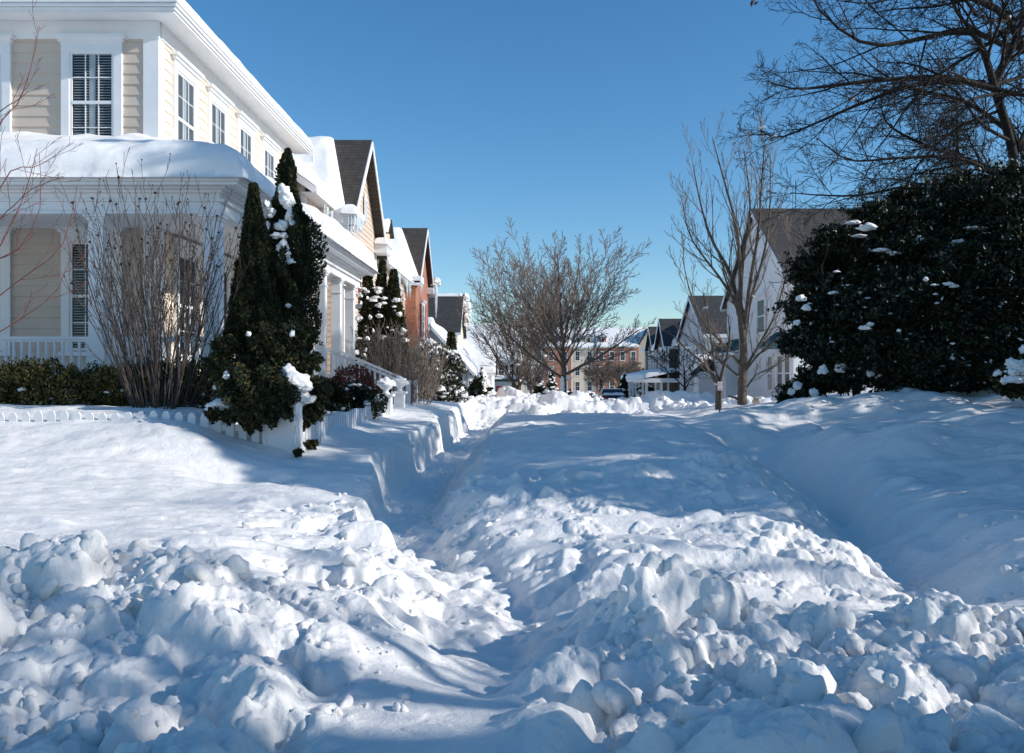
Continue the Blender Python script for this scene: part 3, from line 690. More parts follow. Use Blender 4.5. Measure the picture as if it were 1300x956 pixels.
# columns
def column(x, y):
    c = MB(); h = .125
    c.box(x-h, x+h, y-h, y+h, 1.8, 4.66, M['white'])
    c.box(x-h-.03, x+h+.03, y-h-.03, y+h+.03, 1.8, 1.98, M['white']); c.box(x-h-.02, x+h+.02, y-h-.02, y+h+.02, 4.27, 4.31, M['white'])
    c.box(x-h-.03, x+h+.03, y-h-.03, y+h+.03, 4.56, 4.61, M['white']); c.box(x-h-.06, x+h+.06, y-h-.06, y+h+.06, 4.61, 4.658, M['white'])
    c.build('column', H1, bevel=.006)
for x in (-5.125, -7.015, -8.9): column(x, 13.675)
for y in (15.5, 17.3, 19.1, 20.9, 22.65, 24.4): column(-5.125, y)
def rail(F, a, b, zt=2.66, zb=1.98, sp=.13):
    r = MB(); r.fbox(F, a, b, zt-.05, zt, -.035, .035, M['white']); r.fbox(F, a, b, zt-.09, zt-.051, -.02, .02, M['white']); r.fbox(F, a, b, zb-.06, zb, -.02, .02, M['white'])
    n = int((b-a)/sp)
    for i in range(n): u = a+(i+.5)*(b-a)/n; r.fbox(F, u-.018, u+.018, zb, zt-.09, -.018, .018, M['white'])
    o = r.build('railing', H1)
for a, b in ((-8.77, -7.145), (-6.89, -5.25)): rail(FY(13.675), a, b)
for a, b in ((13.8, 15.37), (15.63, 17.17), (17.43, 18.97), (19.23, 20.77), (22.78, 24.27)): rail(FX(-5.125), a, b)
# stairs down to the street with snow on each tread
st = MB(); n = 6
for i in range(n):
    x = -4.92+i*.33; z = 1.62-(i+1)*.15
    st.box(x, x+.33, 21.1, 22.45, .7, z, M['graywall']); 
st.box(-4.92, -2.95, 21.04, 21.1, .6, 1.1, M['white'])
st.bar((-4.92, 21.06, 1.62), (-2.9, 21.06, .72), .06, .22, M['white']); st.bar((-4.92, 22.49, 1.62), (-2.9, 22.49, .72), .06, .22, M['white'])
sto = st.build('stairs', H1)
for y in (21.03, 22.52):
    r = MB(); r.bar((-5.0, y, 2.68), (-2.95, y, 1.80), .06, .06, M['white']); r.bar((-5.0, y, 2.05), (-2.95, y, 1.17), .05, .05, M['white'])
    for i in range(14):
        x = -4.9+i*.14; zt = 2.68-(x+5)*.43; r.box(x-.018, x+.018, y-.018, y+.018, zt-.66, zt, M['white'])
    r.box(-2.99, -2.89, y-.05, y+.05, .7, 1.9, M['white']); r.build('railing', sto)
slab_snow('snow_cover', sto, (-2.9, 21.12, .86), (-2.9, 22.43, .86), (-4.9, 22.43, 1.62), (-4.9, 21.12, 1.62), .26, 7, (14, 24), .25)
# deeper snow blobs hanging at the porch roof corner
dk = MB(); dk.slab((-4.95, 13.19, 5.235), (-4.72, 13.19, 5.235), (-4.8, 13.4, 5.34), (-4.98, 13.45, 5.36), .02, M['shingle']); dk.build('bare_shingles', proof)

# ------------------------------------------------------------------ house 2: beige cross gable
H2 = thing('gabled_house', 'beige sided gable house with one huge snow mass on its roof beside the porch house', 'house', (-9, 32, 1.0))
gable_body(H2, -15, -7.0, 26.4, 36.3, .8, 8.2, 11.0, 'y', M['beige'], M['shingle'], .45, .2, {'b': .45}, sides='yXY', seed=2)
ro = gable_body(H2, -11, -6.3, 28.9, 35.2, .8, 7.65, 11.05, 'x', M['beige'], M['shingle'], .55, .2, None, sides='yXY', rake=.42, seed=3)
slab_snow('snow_cover', ro, (-11, 28.3, 7.2), (-6.0, 28.3, 7.2), (-7.3, 31.85, 11.0), (-11, 31.95, 11.1), .5, 11, (70, 40), .75, ('left',), .05)
for y0, y1 in ((28.3, 29.5), (34.7, 35.85)):
    rt = MB(); rt.box(-6.3, -5.75, y0, y1, 7.2, 7.5, M['white']); rt.box(-6.3, -5.7, y0-.05, y1+.05, 7.5, 7.56, M['white']); rt.build('cornice_return', H2)
slab_snow('snow_cover', ro, (-5.68, 28.2, 7.57), (-5.68, 29.6, 7.57), (-6.3, 29.6, 7.6), (-6.3, 28.2, 7.6), .35, 13, (20, 12), .25)
slab_snow('snow_cover', ro, (-5.68, 34.6, 7.57), (-5.68, 35.9, 7.57), (-6.3, 35.9, 7.6), (-6.3, 34.6, 7.6), .25, 14, (20, 12), .2)
rng = random.Random(4)
icicles(H2, [(-5.72, 28.3+rng.random()*1.2, 7.52) for _ in range(22)]+[(-6.3+rng.random()*.6, 28.25, 7.5) for _ in range(10)], 5, .2, 1.0)
icicles(H2, [(-6.52, 26.5+rng.random()*1.8, 7.62) for _ in range(10)], 15, .2, .9)
icicles(H2, [(-5.75, 34.7+rng.random()*1.2, 7.5) for _ in range(16)], 6, .2, .8)
vn = MB(); F = FX(-6.3)   # arched gable vent
pts = [F.w(32.6+.28*math.cos(a), 8.9+.28*math.sin(a), .07) for a in np.linspace(0, math.pi, 12)]+[F.w(32.32, 8.1, .07), F.w(32.88, 8.1, .07)]
vn.poly(pts, M['white'])
for i in range(8): vn.fbox(F, 32.38, 32.82, 8.15+i*.1, 8.19+i*.1, .07, .09, M['graywall'])
vn.build('gable_vent', H2)
window(H2, FX(-6.3), 32.3, 4.9, 6.3, .85, .12, True, shutters=M['red']); window(H2, FX(-6.3), 30.4, 2.0, 3.8, .9, .12, True, shutters=M['red']); window(H2, FX(-6.3), 33.8, 2.0, 3.8, .9, .12, True, shutters=M['red'])
window(H2, FX(-7.0), 27.6, 5.6, 7.0, .8, .12)
lb = MB(); lb.box(-6.3, -4.9, 29.2, 30.4, .8, 3.3, M['graywall']); lb.box(-6.3, -4.85, 29.1, 30.5, 3.3, 3.38, M['white']); ob = lb.build('entry_bay', H2)
slab_snow('snow_cover', ob, (-4.8, 29.05, 3.4), (-4.8, 30.55, 3.4), (-6.25, 30.5, 3.75), (-6.25, 29.1, 3.75), .5, 15, (24, 16), .4)

# ------------------------------------------------------------------ house 3: brick gable with cream wing
H3 = thing('brick_house', 'orange red brick gable house with dark red shutters and icicles along a snowy roof', 'house', (-8, 46, .8))
gable_body(H3, -14, -6.4, 36.9, 52, .3, 7.5, 10.9, 'y', M['beige'], M['shingle'], .4, .2, {'b': .55}, sides='yXY', seed=5)
ro = gable_body(H3, -10, -5.82, 44.5, 50.4, .3, 7.45, 10.4, 'x', M['brick'], M['shingle'], .45, .2, None, sides='yXY', brick=True, rake=.3, seed=6)
slab_snow('snow_cover', ro, (-10.2, 44.0, 7.15), (-5.55, 44.0, 7.15), (-6.9, 47.1, 10.2), (-10.2, 47.3, 10.4), .5, 16, (50, 30), .7, ('left',), .05)
for y0, y1 in ((44.0, 45.1), (49.8, 50.9)): rt = MB(); rt.box(-5.82, -5.45, y0, y1, 7.0, 7.35, M['white']); rt.build('cornice_return', H3)
window(H3, FX(-5.82), 47.4, 4.2, 6.1, 1.1, .1, True, shutters=M['red'], name='window'); window(H3, FX(-5.82), 47.4, 1.2, 3.0, 1.1, .1, True, shutters=M['red'])
window(H3, FX(-6.4), 42.3, 4.6, 6.3, .8, .1, True, shutters=M['red']); window(H3, FX(-6.4), 39.5, 4.6, 6.3, .8, .1, True, shutters=M['red'])
icicles(H3, [(-6.02, 37.2+rng.random()*7, 7.0) for _ in range(60)], 7, .2, 1.1, .022)
icicles(H3, [(-5.5, 44.1+rng.random(), 7.0) for _ in range(14)], 17, .2, .8, .022)
icicles(H3, [(-5.35, 50.1+rng.random()*.9, 7.6) for _ in range(12)], 8, .5, 2.2, .03)
blobs('snow_cover', ro, [(-5.4, 50.7, 7.7, .3, .5, .35)], 8)
db = MB(); db.box(-7.9, -6.9, 41.4, 42.6, 8.3, 9.3, M['beige']); db.slab((-8.3, 41.2, 9.2), (-6.7, 41.2, 9.2), (-6.7, 42, 9.95), (-8.3, 42, 9.95), .08, M['shingle']); db.slab((-8.3, 42, 9.95), (-6.7, 42, 9.95), (-6.7, 42.8, 9.2), (-8.3, 42.8, 9.2), .08, M['shingle'])
do = db.build('dormer', H3); slab_snow('snow_cover', do, (-8.2, 41.15, 9.21), (-6.75, 41.15, 9.21), (-6.75, 41.9, 9.9), (-8.2, 41.9, 9.9), .2, 9, (14, 10), .2)

# ------------------------------------------------------------------ house 4 and its front wing
H4 = thing('grey_roofed_house', 'cream house with a steep bare grey roof beyond the brick house', 'house', (-9, 82, -.6))
ro = gable_body(H4, -14, -6.3, 78.3, 85.7, -.8, 6.5, 10.0, 'x', M['cream'], M['shinglegray'], .5, .22, None, sides='yXY', rake=.35, seed=7)
slab_snow('snow_cover', ro, (-14, 77.7, 6.25), (-8.0, 77.7, 6.25), (-8.6, 79.0, 7.4), (-14, 79.6, 8.0), .35, 21, (30, 14), .4, ('left',))
slab_snow('snow_cover', ro, (-14, 81.7, 9.95), (-6.1, 81.7, 9.95), (-6.1, 82, 10.2), (-14, 82, 10.2), .12, 22, (40, 6), .2, ('left',))
blobs('snow_cover', ro, [(-5.7, 83.2, 9.0, .35, 1.0, 1.0), (-5.7, 84.3, 7.8, .35, 1.0, .9), (-5.8, 82.4, 9.9, .3, .5, .4)], 10)
window(H4, FX(-6.3), 82, 2, 3.6, 1.0)
H4b = thing('garage_building', 'pale blue grey gabled garage with snowy roof and small bay window', 'garage', (-7, 64, 0))
ro = gable_body(H4b, -9.5, -3.95, 60, 70, -.5, 2.55, 5.6, 'y', M['graywall'], M['shinglegray'], .35, .2, {'b': .3, 'a': .3}, sides='yXY', rake=.3, seed=8)
w = window(H4b, FY(60), -4.75, .7, 2.0, .7, .1)
bk = MB(); bk.box(-5.25, -4.25, 59.5, 60, -.3, .6, M['white']); bk.slab((-5.35, 59.4, 2.3), (-4.15, 59.4, 2.3), (-4.3, 59.95, 2.65), (-5.2, 59.95, 2.65), .1, M['black']); bk.build('bay_window', H4b)

# ------------------------------------------------------------------ farther white houses on the left
H5 = thing('white_house', 'white house with green shutters and a red front door far down the street', 'house', (-4, 108, -1))
ro = gable_body(H5, -9.5, -.6, 106, 115, -1.6, 4.3, 8.2, 'x', M['whitewall'], M['shinglegray'], .4, .22, {'a': .35}, sides='yXY', seed=9)
for x in (-5.9, -4.4, -2.9, -1.5): window(H5, FY(106), x, 2.0, 3.5, .75, .1, shutters=M['green'], cols=2)
for x in (-5.6, -4.6, -1.4): window(H5, FY(106), x, -.8, .9, .7, .1, shutters=M['green'], cols=2)
door(H5, FY(106), -3.1, -1.4, .9, 2.2, M['reddoor'])
gb = MB(); gb.box(-6.5, -.5, 105, 106, 1.35, 1.7, M['green']); 
for x in (-6.4, -4.0, -2.3, -.7): gb.box(x-.09, x+.09, 105.1, 105.28, -1.5, 1.35, M['white'])
go = gb.build('porch', H5); slab_snow('snow_cover', go, (-6.6, 104.9, 1.7), (-.4, 104.9, 1.7), (-.4, 106, 1.95), (-6.6, 106, 1.95), .3, 4, (30, 8), .3)
H6 = thing('low_white_house', 'white house with a broad smooth snow covered roof and dormer behind the garage', 'house', (-6, 94, -1))
ro = gable_body(H6, -12, -3.5, 90, 98, -1.2, 2.6, 6.4, 'x', M['whitewall'], M['shinglegray'], .4, .22, {'a': .4}, sides='yXY', seed=10)
gable_body(H6, -8.5, -6.2, 89.4, 94, -1.2, 4.7, 6.2, 'y', M['whitewall'], M['shinglegray'], .3, .22, {'a': .3, 'b': .3}, sides='yXx', seed=11)
window(H6, FY(89.4), -7.3, 3.2, 4.4, .9, .1, cols=2); window(H6, FY(90), -5.0, .0, 1.4, .9, .1)
H7 = thing('distant_house', 'white far house whose snowy roof shows between bare tree and grey roof', 'house', (-10, 130, -1))
ro = gable_body(H7, -18, -3, 128, 138, -2, 6.0, 10.0, 'x', M['whitewall'], M['shinglegray'], .4, .25, {'a': .4}, sides='yXY', seed=12)
window(H7, FY(128), -6, 3.4, 5, 1.0, .1, cols=2); window(H7, FY(128), -8.5, 3.4, 5, 1.0, .1, cols=2)

# ------------------------------------------------------------------ town houses across the end of the street
TX = [(-10.5, -2, 'cream'), (-2, 4.2, 'cream'), (4.2, 9.8, 'brick'), (9.8, 14.8, 'cream'), (14.8, 23.6, 'brick'), (23.6, 28, 'beige'), (28, 36, 'tan')]
LB = ['cream townhouse seen behind the bare trees, leftmost of its row', 'cream townhouse joined to the left side of the orange brick one', 'narrow orange brick townhouse left of the big central tree', 'narrow cream townhouse right of the central tree, with snowy dormers',
      'wide brick townhouse with smooth snowy roof behind the small round trees', 'beige townhouse with a street gable right of the wide brick one', 'tan townhouse at the right end of the row']
for k, (a, b, w) in enumerate(TX):
    T = thing('townhouse', LB[k], 'townhouse', ((a+b)/2, 172, -1.8), 'townhouses at the end of the street')
    br = w == 'brick'; wm = M['brickfar'] if br else nmat('far_%s_wall' % w, {'cream': (.66, .55, .42), 'beige': (.48, .40, .30), 'tan': (.36, .32, .27)}[w], .8, .05, 2)
    yy = 170+(k % 2)*.5
    gable_body(T, a+.02, b-.02, yy, 182, -2.2, 8.2+(.1 if br else 0), 12.0, 'x', wm, M['shinglegray'], .3, .3, {'a': .35}, sides='yXx', brick=br, rake=.0, seed=20+k)
    n = max(2, int((b-a)/1.9))
    for fl in range(3):
        for j in range(n):
            x = a+(b-a)*(j+.5)/n
            window(T, FY(yy), x, -.9+fl*3.1, .9+fl*3.1, .95, .07, False, cols=2, rows=2)
    if k in (2, 3, 4, 1):
        for x in ([a+(b-a)*.3, a+(b-a)*.72] if k != 4 else [a+1.5]):
            d = MB(); d.box(x-.7, x+.7, yy+.6, yy+3, 8.7, 10.2, wm); d.slab((x-.9, yy+.4, 10.2), (x, yy+.4, 10.9), (x, yy+3.5, 10.9), (x-.9, yy+3.5, 10.2), .1, M['shinglegray']); d.slab((x, yy+.4, 10.9), (x+.9, yy+.4, 10.2), (x+.9, yy+3.5, 10.2), (x, yy+3.5, 10.9), .1, M['shinglegray'])
            d.poly([(x-.7, yy+.6, 10.2), (x+.7, yy+.6, 10.2), (x, yy+.6, 10.8)], M['white'])
            d.fbox(FY(yy+.6), x-.35, x+.35, 8.95, 10.0, 0, .05, M['white']); d.fbox(FY(yy+.6), x-.28, x+.28, 9.0, 9.95, .05, .06, M['dark']); d.build('dormer', T)
    if k == 5:
        d = MB(); d.poly([(a, yy-.4, 8.3), (b, yy-.4, 8.3), ((a+b)/2, yy-.4, 11.8)], wm); d.box(a, b, yy-.4, yy, -2.2, 8.3, wm)
        d.slab((a-.3, yy-.7, 8.1), ((a+b)/2, yy-.7, 12.0), ((a+b)/2, 176, 12.0), (a-.3, 176, 8.1), .15, M['shinglegray']); d.slab(((a+b)/2, yy-.7, 12.0), (b+.3, yy-.7, 8.1), (b+.3, 176, 8.1), ((a+b)/2, 176, 12.0), .15, M['shinglegray']); g5 = d.build('front_gable', T)
        window(T, FY(yy-.4), (a+b)/2, 5.3, 7.2, 1.0, .14, False, cols=2); window(T, FY(yy-.4), (a+b)/2, 2.2, 4.0, 1.0, .14, False, cols=2)

# ------------------------------------------------------------------ right side houses
R1 = thing('white_gable_house', 'white sided house with steep brown roof and teal awnings behind the holly', 'house', (16, 42, 1))
ro = gable_body(R1, 12.05, 26, 36.9, 48.9, .2, 6.35, 10.6, 'x', M['whitewall'], M['shingle'], .45, .22, None, sides='xyXY', rake=.3, seed=31)
tb = MB(); tb.fbox(FX(12.05, -1), 36.9, 48.9, 6.2, 6.42, .0, .06, M['white']); tb.build('trim_band', R1)
window(R1, FX(12.05, -1), 41.9, 4.2, 5.9, 1.3, .12, True, cols=1, rows=1); 
for u in (37.7, 38.8, 40.3): window(R1, FX(12.05, -1), u, 1.3, 3.0, .8, .1, False, cols=1, rows=1)
window(R1, FX(12.05, -1), 45.5, 1.5, 3.1, 1.1, .1, cols=1, rows=1)
window(R1, FY(36.9), 12.9, 4.0, 5.7, .8, .1, True, shutters=M['teal']); window(R1, FY(36.9), 15.4, 4.0, 5.7, .8, .1, True, shutters=M['teal']); window(R1, FY(36.9), 14, 1.4, 3, .8, .1)
for u0, u1 in ((36.95, 39.4), (46.3, 48.3)):
    a = MB(); F = FX(12.05, -1); a.hexa([F.w(u0, 3.3, .03), F.w(u1, 3.3, .03), F.w(u1, 3.3, .9), F.w(u0, 3.3, .9), F.w(u0, 4.1, .03), F.w(u1, 4.1, .03), F.w(u1, 3.38, .9), F.w(u0, 3.38, .9)], M['teal'])
    for i in range(9): q = u0+(u1-u0)*i/8; a.bar(F.w(q, 4.11, .04), F.w(q, 3.39, .9), .03, .03, M['teal'])
    a.build('awning', R1)
an = MB(); an.bar((14.1, 42.9, 10.6), (14.1, 42.9, 12.2), .03, .03, M['black']); an.bar((13.95, 42.9, 10.6), (13.95, 42.9, 11.8), .02, .02, M['black']); an.bar((13.6, 42.9, 11.5), (14.5, 42.9, 11.5), .02, .02, M['black']); an.build('antenna', R1)
lb = MB(); lap_wall(lb, FX(11.2, -1), lambda z: (46, 49.5), .2, 3.3, M['whitewall'], .2); lap_wall(lb, FY(46), lambda z: (11.2, 12.05), .2, 3.3, M['whitewall'], .2); lb.slab((11.0, 45.8, 3.3), (12.05, 45.8, 3.5), (12.05, 49.7, 3.5), (11.0, 49.7, 3.3), .1, M['white']); lb.build('side_wing', R1)

R2 = thing('dark_roofed_house', 'grey house with bare dark brown roof left of the white gable house', 'house', (16, 60, 0))
ro = gable_body(R2, 12.2, 22, 55.5, 64.5, -.5, 5.0, 7.75, 'x', M['graywall'], M['shinglegray'], .45, .22, None, sides='xyXY', rake=.25, seed=32)
window(R2, FX(12.2, -1), 58, 2.6, 4.1, .8, .1); window(R2, FX(12.2, -1), 61.5, 2.6, 4.1, .8, .1)
for x in (12.9, 14.4, 16): window(R2, FY(55.5), x, 2.8, 4.3, .8, .1)
pb = MB(); pb.box(11.3, 14.5, 53.2, 55.5, -.3, .35, M['white'])
for x in (11.4, 12.6, 13.8): pb.box(x-.08, x+.08, 53.25, 53.4, .35, 2.45, M['white'])
pb.box(11.2, 14.6, 53.0, 55.5, 2.45, 2.75, M['white'])
for i in range(24): pb.box(11.4+i*.11, 11.44+i*.11, 53.25, 53.29, .35, 1.15, M['white'])
pb.box(11.3, 14.3, 53.22, 53.32, 1.15, 1.2, M['white']); po = pb.build('porch', R2)
slab_snow('snow_cover', po, (11.1, 52.9, 2.76), (14.7, 52.9, 2.76), (14.7, 55.4, 3.3), (11.1, 55.4, 3.3), .3, 33, (20, 12), .3)

SHED = thing('garden_shed', 'small pale sided shed with dark pyramid roof beside the small forked tree', 'shed', (10.9, 48.7, .4))
sb = MB(); lap_wall(sb, FY(48), lambda z: (10.15, 11.35), .1, 2.05, M['whitewall'], .2); lap_wall(sb, FX(10.15, -1), lambda z: (48, 49.4), .1, 2.05, M['whitewall'], .2); lap_wall(sb, FX(11.35), lambda z: (48, 49.4), .1, 2.05, M['graywall'], .2)
sb.box(11.38, 11.42, 48.1, 48.9, .2, 1.9, M['dark']); sb.build('wall', SHED)
sr = MB(); x0, x1, y0, y1 = 9.85, 11.75, 47.6, 49.8; ap = (10.9, 48.7, 3.1)
for a, b in (((x0, y0), (x1, y0)), ((x1, y0), (x1, y1)), ((x1, y1), (x0, y1)), ((x0, y1), (x0, y0))): sr.poly([(a[0], a[1], 2.08), (b[0], b[1], 2.08), ap], M['shinglegray'])
sr.box(x0+.02, x1-.02, y0+.02, y1-.02, 1.98, 2.06, M['white']); so = sr.build('roof', SHED)
slab_snow('snow_cover', so, (9.85, 47.6, 2.09), (11.6, 47.6, 2.09), (11.4, 47.8, 2.25), (10.0, 47.8, 2.25), .07, 3, (14, 6), .1)

for k, (y0, y1, xx, lb_, zz) in enumerate([(68, 80, 12.9, 'dark sided house with white porch columns, nearer of the two on the right', 5.0), (86, 100, 14.7, 'dark sided house with snowy eaves, farther of the two on the right', 5.4)]):
    H = thing('dark_house', lb_, 'house', (xx+4, (y0+y1)/2, -.8), 'dark houses on the right side')
    gable_body(H, xx, xx+9, y0, y1, -1.6, zz, zz+3.2, 'y', M['darkwall'], M['shinglegray'], .5, .22, {'a': .3}, sides='xyX', seed=40+k)
    gable_body(H, xx-.8, xx+4, y0+1.5, y0+6, -1.6, zz-.2, zz+1.9, 'x', M['darkwall'], M['shinglegray'], .4, .22, None, sides='xyY', seed=44+k)
    for u in (y0+2.7, y0+4.7): window(H, FX(xx-.8, -1), u, 2.6, 4.3, .9, .12)
    for u in (y0+8, y0+10.3): window(H, FX(xx, -1), u, 2.6, 4.3, .9, .12)
    for x in (xx+1.2, xx+3.5): window(H, FY(y0), x, 2.6, 4.2, .9, .12)
    pm = MB(); px = xx-2.8
    pm.box(px, xx, y0+.5, y1-.5, -1.6, -.7, M['white']); pm.box(px-.2, xx, y0+.3, y1-.3, 1.5, 1.85, M['white'])
    for j in range(6): yy = y0+.7+j*(y1-y0-1.4)/5; pm.box(px, px+.2, yy-.1, yy+.1, -.7, 1.5, M['white'])
    for x in (px+1.3,): pm.box(x-.1, x+.1, y0+.5, y0+.7, -.7, 1.5, M['white'])
    po = pm.build('porch', H)
    slab_snow('snow_cover', po, (px-.3, y1-.2, 1.86), (px-.3, y0+.2, 1.86), (xx, y0+.2, 2.5), (xx, y1-.2, 2.5), .3, 50+k, (40, 12), .3)
    window(H, FX(xx, -1), y0+3, -.3, 1.3, .9, .12)

# unseen house added out of frame on the right to shade the foreground
N1 = thing('shadow_house', 'unseen grey sided house added outside the right edge to shade the foreground', 'house', (18, -6, .5))
ro = gable_body(N1, 13, 26, -14, -1.0, .3, 8.8, 12.4, 'x', M['graywall'], M['shingle'], .4, .22, {'a': .3, 'b': .3}, sides='xyXY', seed=60)
for u in (-11, -7, -3): window(N1, FX(13, -1), u, 1.6, 3.2, 1.0); window(N1, FX(13, -1), u, 4.2, 5.7, 1.0)
N1['_s'] = 1; del N1['_s']

# ------------------------------------------------------------------ picket fence and gate posts
def picket(F, u, zt, zb, par, w=.1):
    p = MB(); h = w/2; n0, n1 = 0, .022
    for sgn in (0,):
        b = [F.w(u-h, zb, n0), F.w(u+h, zb, n0), F.w(u+h, zb, n1), F.w(u-h, zb, n1), F.w(u-h, zt-.05, n0), F.w(u+h, zt-.05, n0), F.w(u+h, zt-.05, n1), F.w(u-h, zt-.05, n1)]
        p.hexa(b, M['white'])
        k = .45*h
        p.hexa([b[4], b[5], b[6], b[7], F.w(u-k, zt, n0), F.w(u+k, zt, n0), F.w(u+k, zt, n1), F.w(u-k, zt, n1)], M['white'])
    return p.build('picket', par)
def fence(label, F, a, b, zt, sp, outn=1, group=None, cat='fence'):
    T = thing('picket_fence', label, cat, F.w((a+b)/2, .8, 0), group)
    n = int((b-a)/sp)
    for i in range(n): u = a+(i+.5)*(b-a)/n; picket(F, u, zt+.015*math.sin(u*5), .7, T)
    r = MB()
    for z in (zt-.2, zt-.65): r.fbox(F, a, b, z-.04, z+.04, -.04, -.002, M['white'])
    r.build('rail', T)
    u = a
    while u <= b+.01:
        p = MB(); p.fbox(F, u-.05, u+.05, .6, zt-.02, -.14, -.042, M['white']); p.build('post', T); u += (b-a)/max(1, round((b-a)/2.4))
    return T
F1 = FY(10.5); fence('white picket fence buried to its tips in front of the hedge', F1, -10.6, -3.32, 1.55, .16)
F2 = FX(-2.9); fence('white picket fence along the shovelled strip, from corner post to gate', F2, 10.75, 17.2, 1.44, .16)
fence('white picket fence beyond the urn topped gate posts', F2, 19.6, 25.5, 1.3, .16)
fence('low dark iron fence in front of the snowy shrub', FX(-2.6), 27, 36, 1.1, .2)
for ch in bpy.data.objects['picket_fence.002'].children: 
    for s in ch.material_slots:
        pass
IF = bpy.data.objects['picket_fence.003']
for ch in IF.children: ch.data.materials.clear(); ch.data.materials.append(M['black'])
IF.name = 'iron_fence'; ROOTLOC['iron_fence'] = ROOTLOC['picket_fence.003']
cp = thing('fence_post', 'wide white boxed corner post of the picket fence under the arborvitae', 'post', (-3.05, 10.6, .7))
pm = MB(); pm.box(-3.28, -2.86, 10.46, 10.7, .6, 1.62, M['white']); pm.box(-3.3, -3.26, 10.44, 10.46, .6, 1.6, M['white']); pm.box(-3.0, -2.85, 10.44, 10.46, .6, 1.6, M['white']); pm.box(-3.32, -2.82, 10.42, 10.74, 1.62, 1.66, M['white']); pm.build('shaft', cp, bevel=.005)
blobs('snow_cap', cp, [(-2.95, 10.55, 1.72, .2, .2, .14), (-2.86, 10.45, 1.5, .06, .09, .28), (-2.85, 10.45, 1.2, .05, .06, .3)], 3)
for x, y, z in ((-2.9, 17.4, 2.0), (-2.9, 19.3, 2.02)):
    g = thing('gate_post', 'white gate post with an urn top, ' + ('nearer of the pair' if y < 18 else 'farther of the pair'), 'post', (x, y, .8), 'gate posts')
    m = MB(); m.box(x-.12, x+.12, y-.12, y+.12, .6, z-.42, M['stone']); m.box(x-.17, x+.17, y-.17, y+.17, z-.42, z-.37, M['stone']); m.build('shaft', g, bevel=.006)
    m = MB(); m.lathe((x, y, z-.37), [(.1, 0), (.06, .04), (.05, .08), (.11, .12), (.16, .18), (.17, .21), (.1, .22), (.05, .24), (.075, .28), (.08, .31), (.05, .35), (.01, .37)], M['stone'], 14); m.build('urn', g, smooth=True)
    blobs('snow_cap', g, [(x, y, z-.15, .17, .17, .1)], int(y))

# ------------------------------------------------------------------ lamp post, small sign, car, marker
LP = thing('street_lamp', 'black street lamp with frosted globe left of the central tree', 'street lamp', (-.72, 53, -.2))
m = MB(); m.lathe((-.72, 53, -.4), [(.14, 0), (.14, .4), (.09, .5), (.055, .7), (.05, 3.0), (.09, 3.05), (.12, 3.15), (.05, 3.2)], M['black'], 12); m.build('post', LP, smooth=True)
m = MB(); m.lathe((-.72, 53, 2.8), [(.1, 0), (.19, .12), (.21, .3), (.17, .5), (.05, .6)], M['lampglass'], 14); m.build('globe', LP, smooth=True)
m = MB(); m.lathe((-.72, 53, 3.36), [(.17, 0), (.1, .1), (.03, .16), (.02, .26)], M['black'], 12); m.build('cap', LP, smooth=True)
SG = thing('parking_sign', 'small white sign with red print on a thin post by the small forked tree', 'sign', P(914, 520, 19.4))
x, y, z = P(914, 490, 19.4); m = MB(); m.bar((x, y+.03, .9), (x, y+.03, z+.15), .03, .03, M['black']); m.build('post', SG)
m = MB(); m.box(x-.055, x+.055, y-.012, y, z-.1, z+.1, M['sign']); so = m.build('plate', SG)
m = MB()
for i in range(28):
    a0, a1 = 2*math.pi*i/28, 2*math.pi*(i+1)/28; c = (x, z+.035)
    m.poly([(c[0]+.04*math.cos(a0), y-.015, c[1]+.04*math.sin(a0)), (c[0]+.04*math.cos(a1), y-.015, c[1]+.04*math.sin(a1)), (c[0]+.03*math.cos(a1), y-.015, c[1]+.03*math.sin(a1)), (c[0]+.03*math.cos(a0), y-.015, c[1]+.03*math.sin(a0))], M['signred'])
m.box(x-.04, x+.04, y-.015, y-.0125, z-.055, z-.045, M['signred']); m.box(x-.035, x+.035, y-.015, y-.0125, z-.08, z-.07, M['signred']); m.build('print', so)

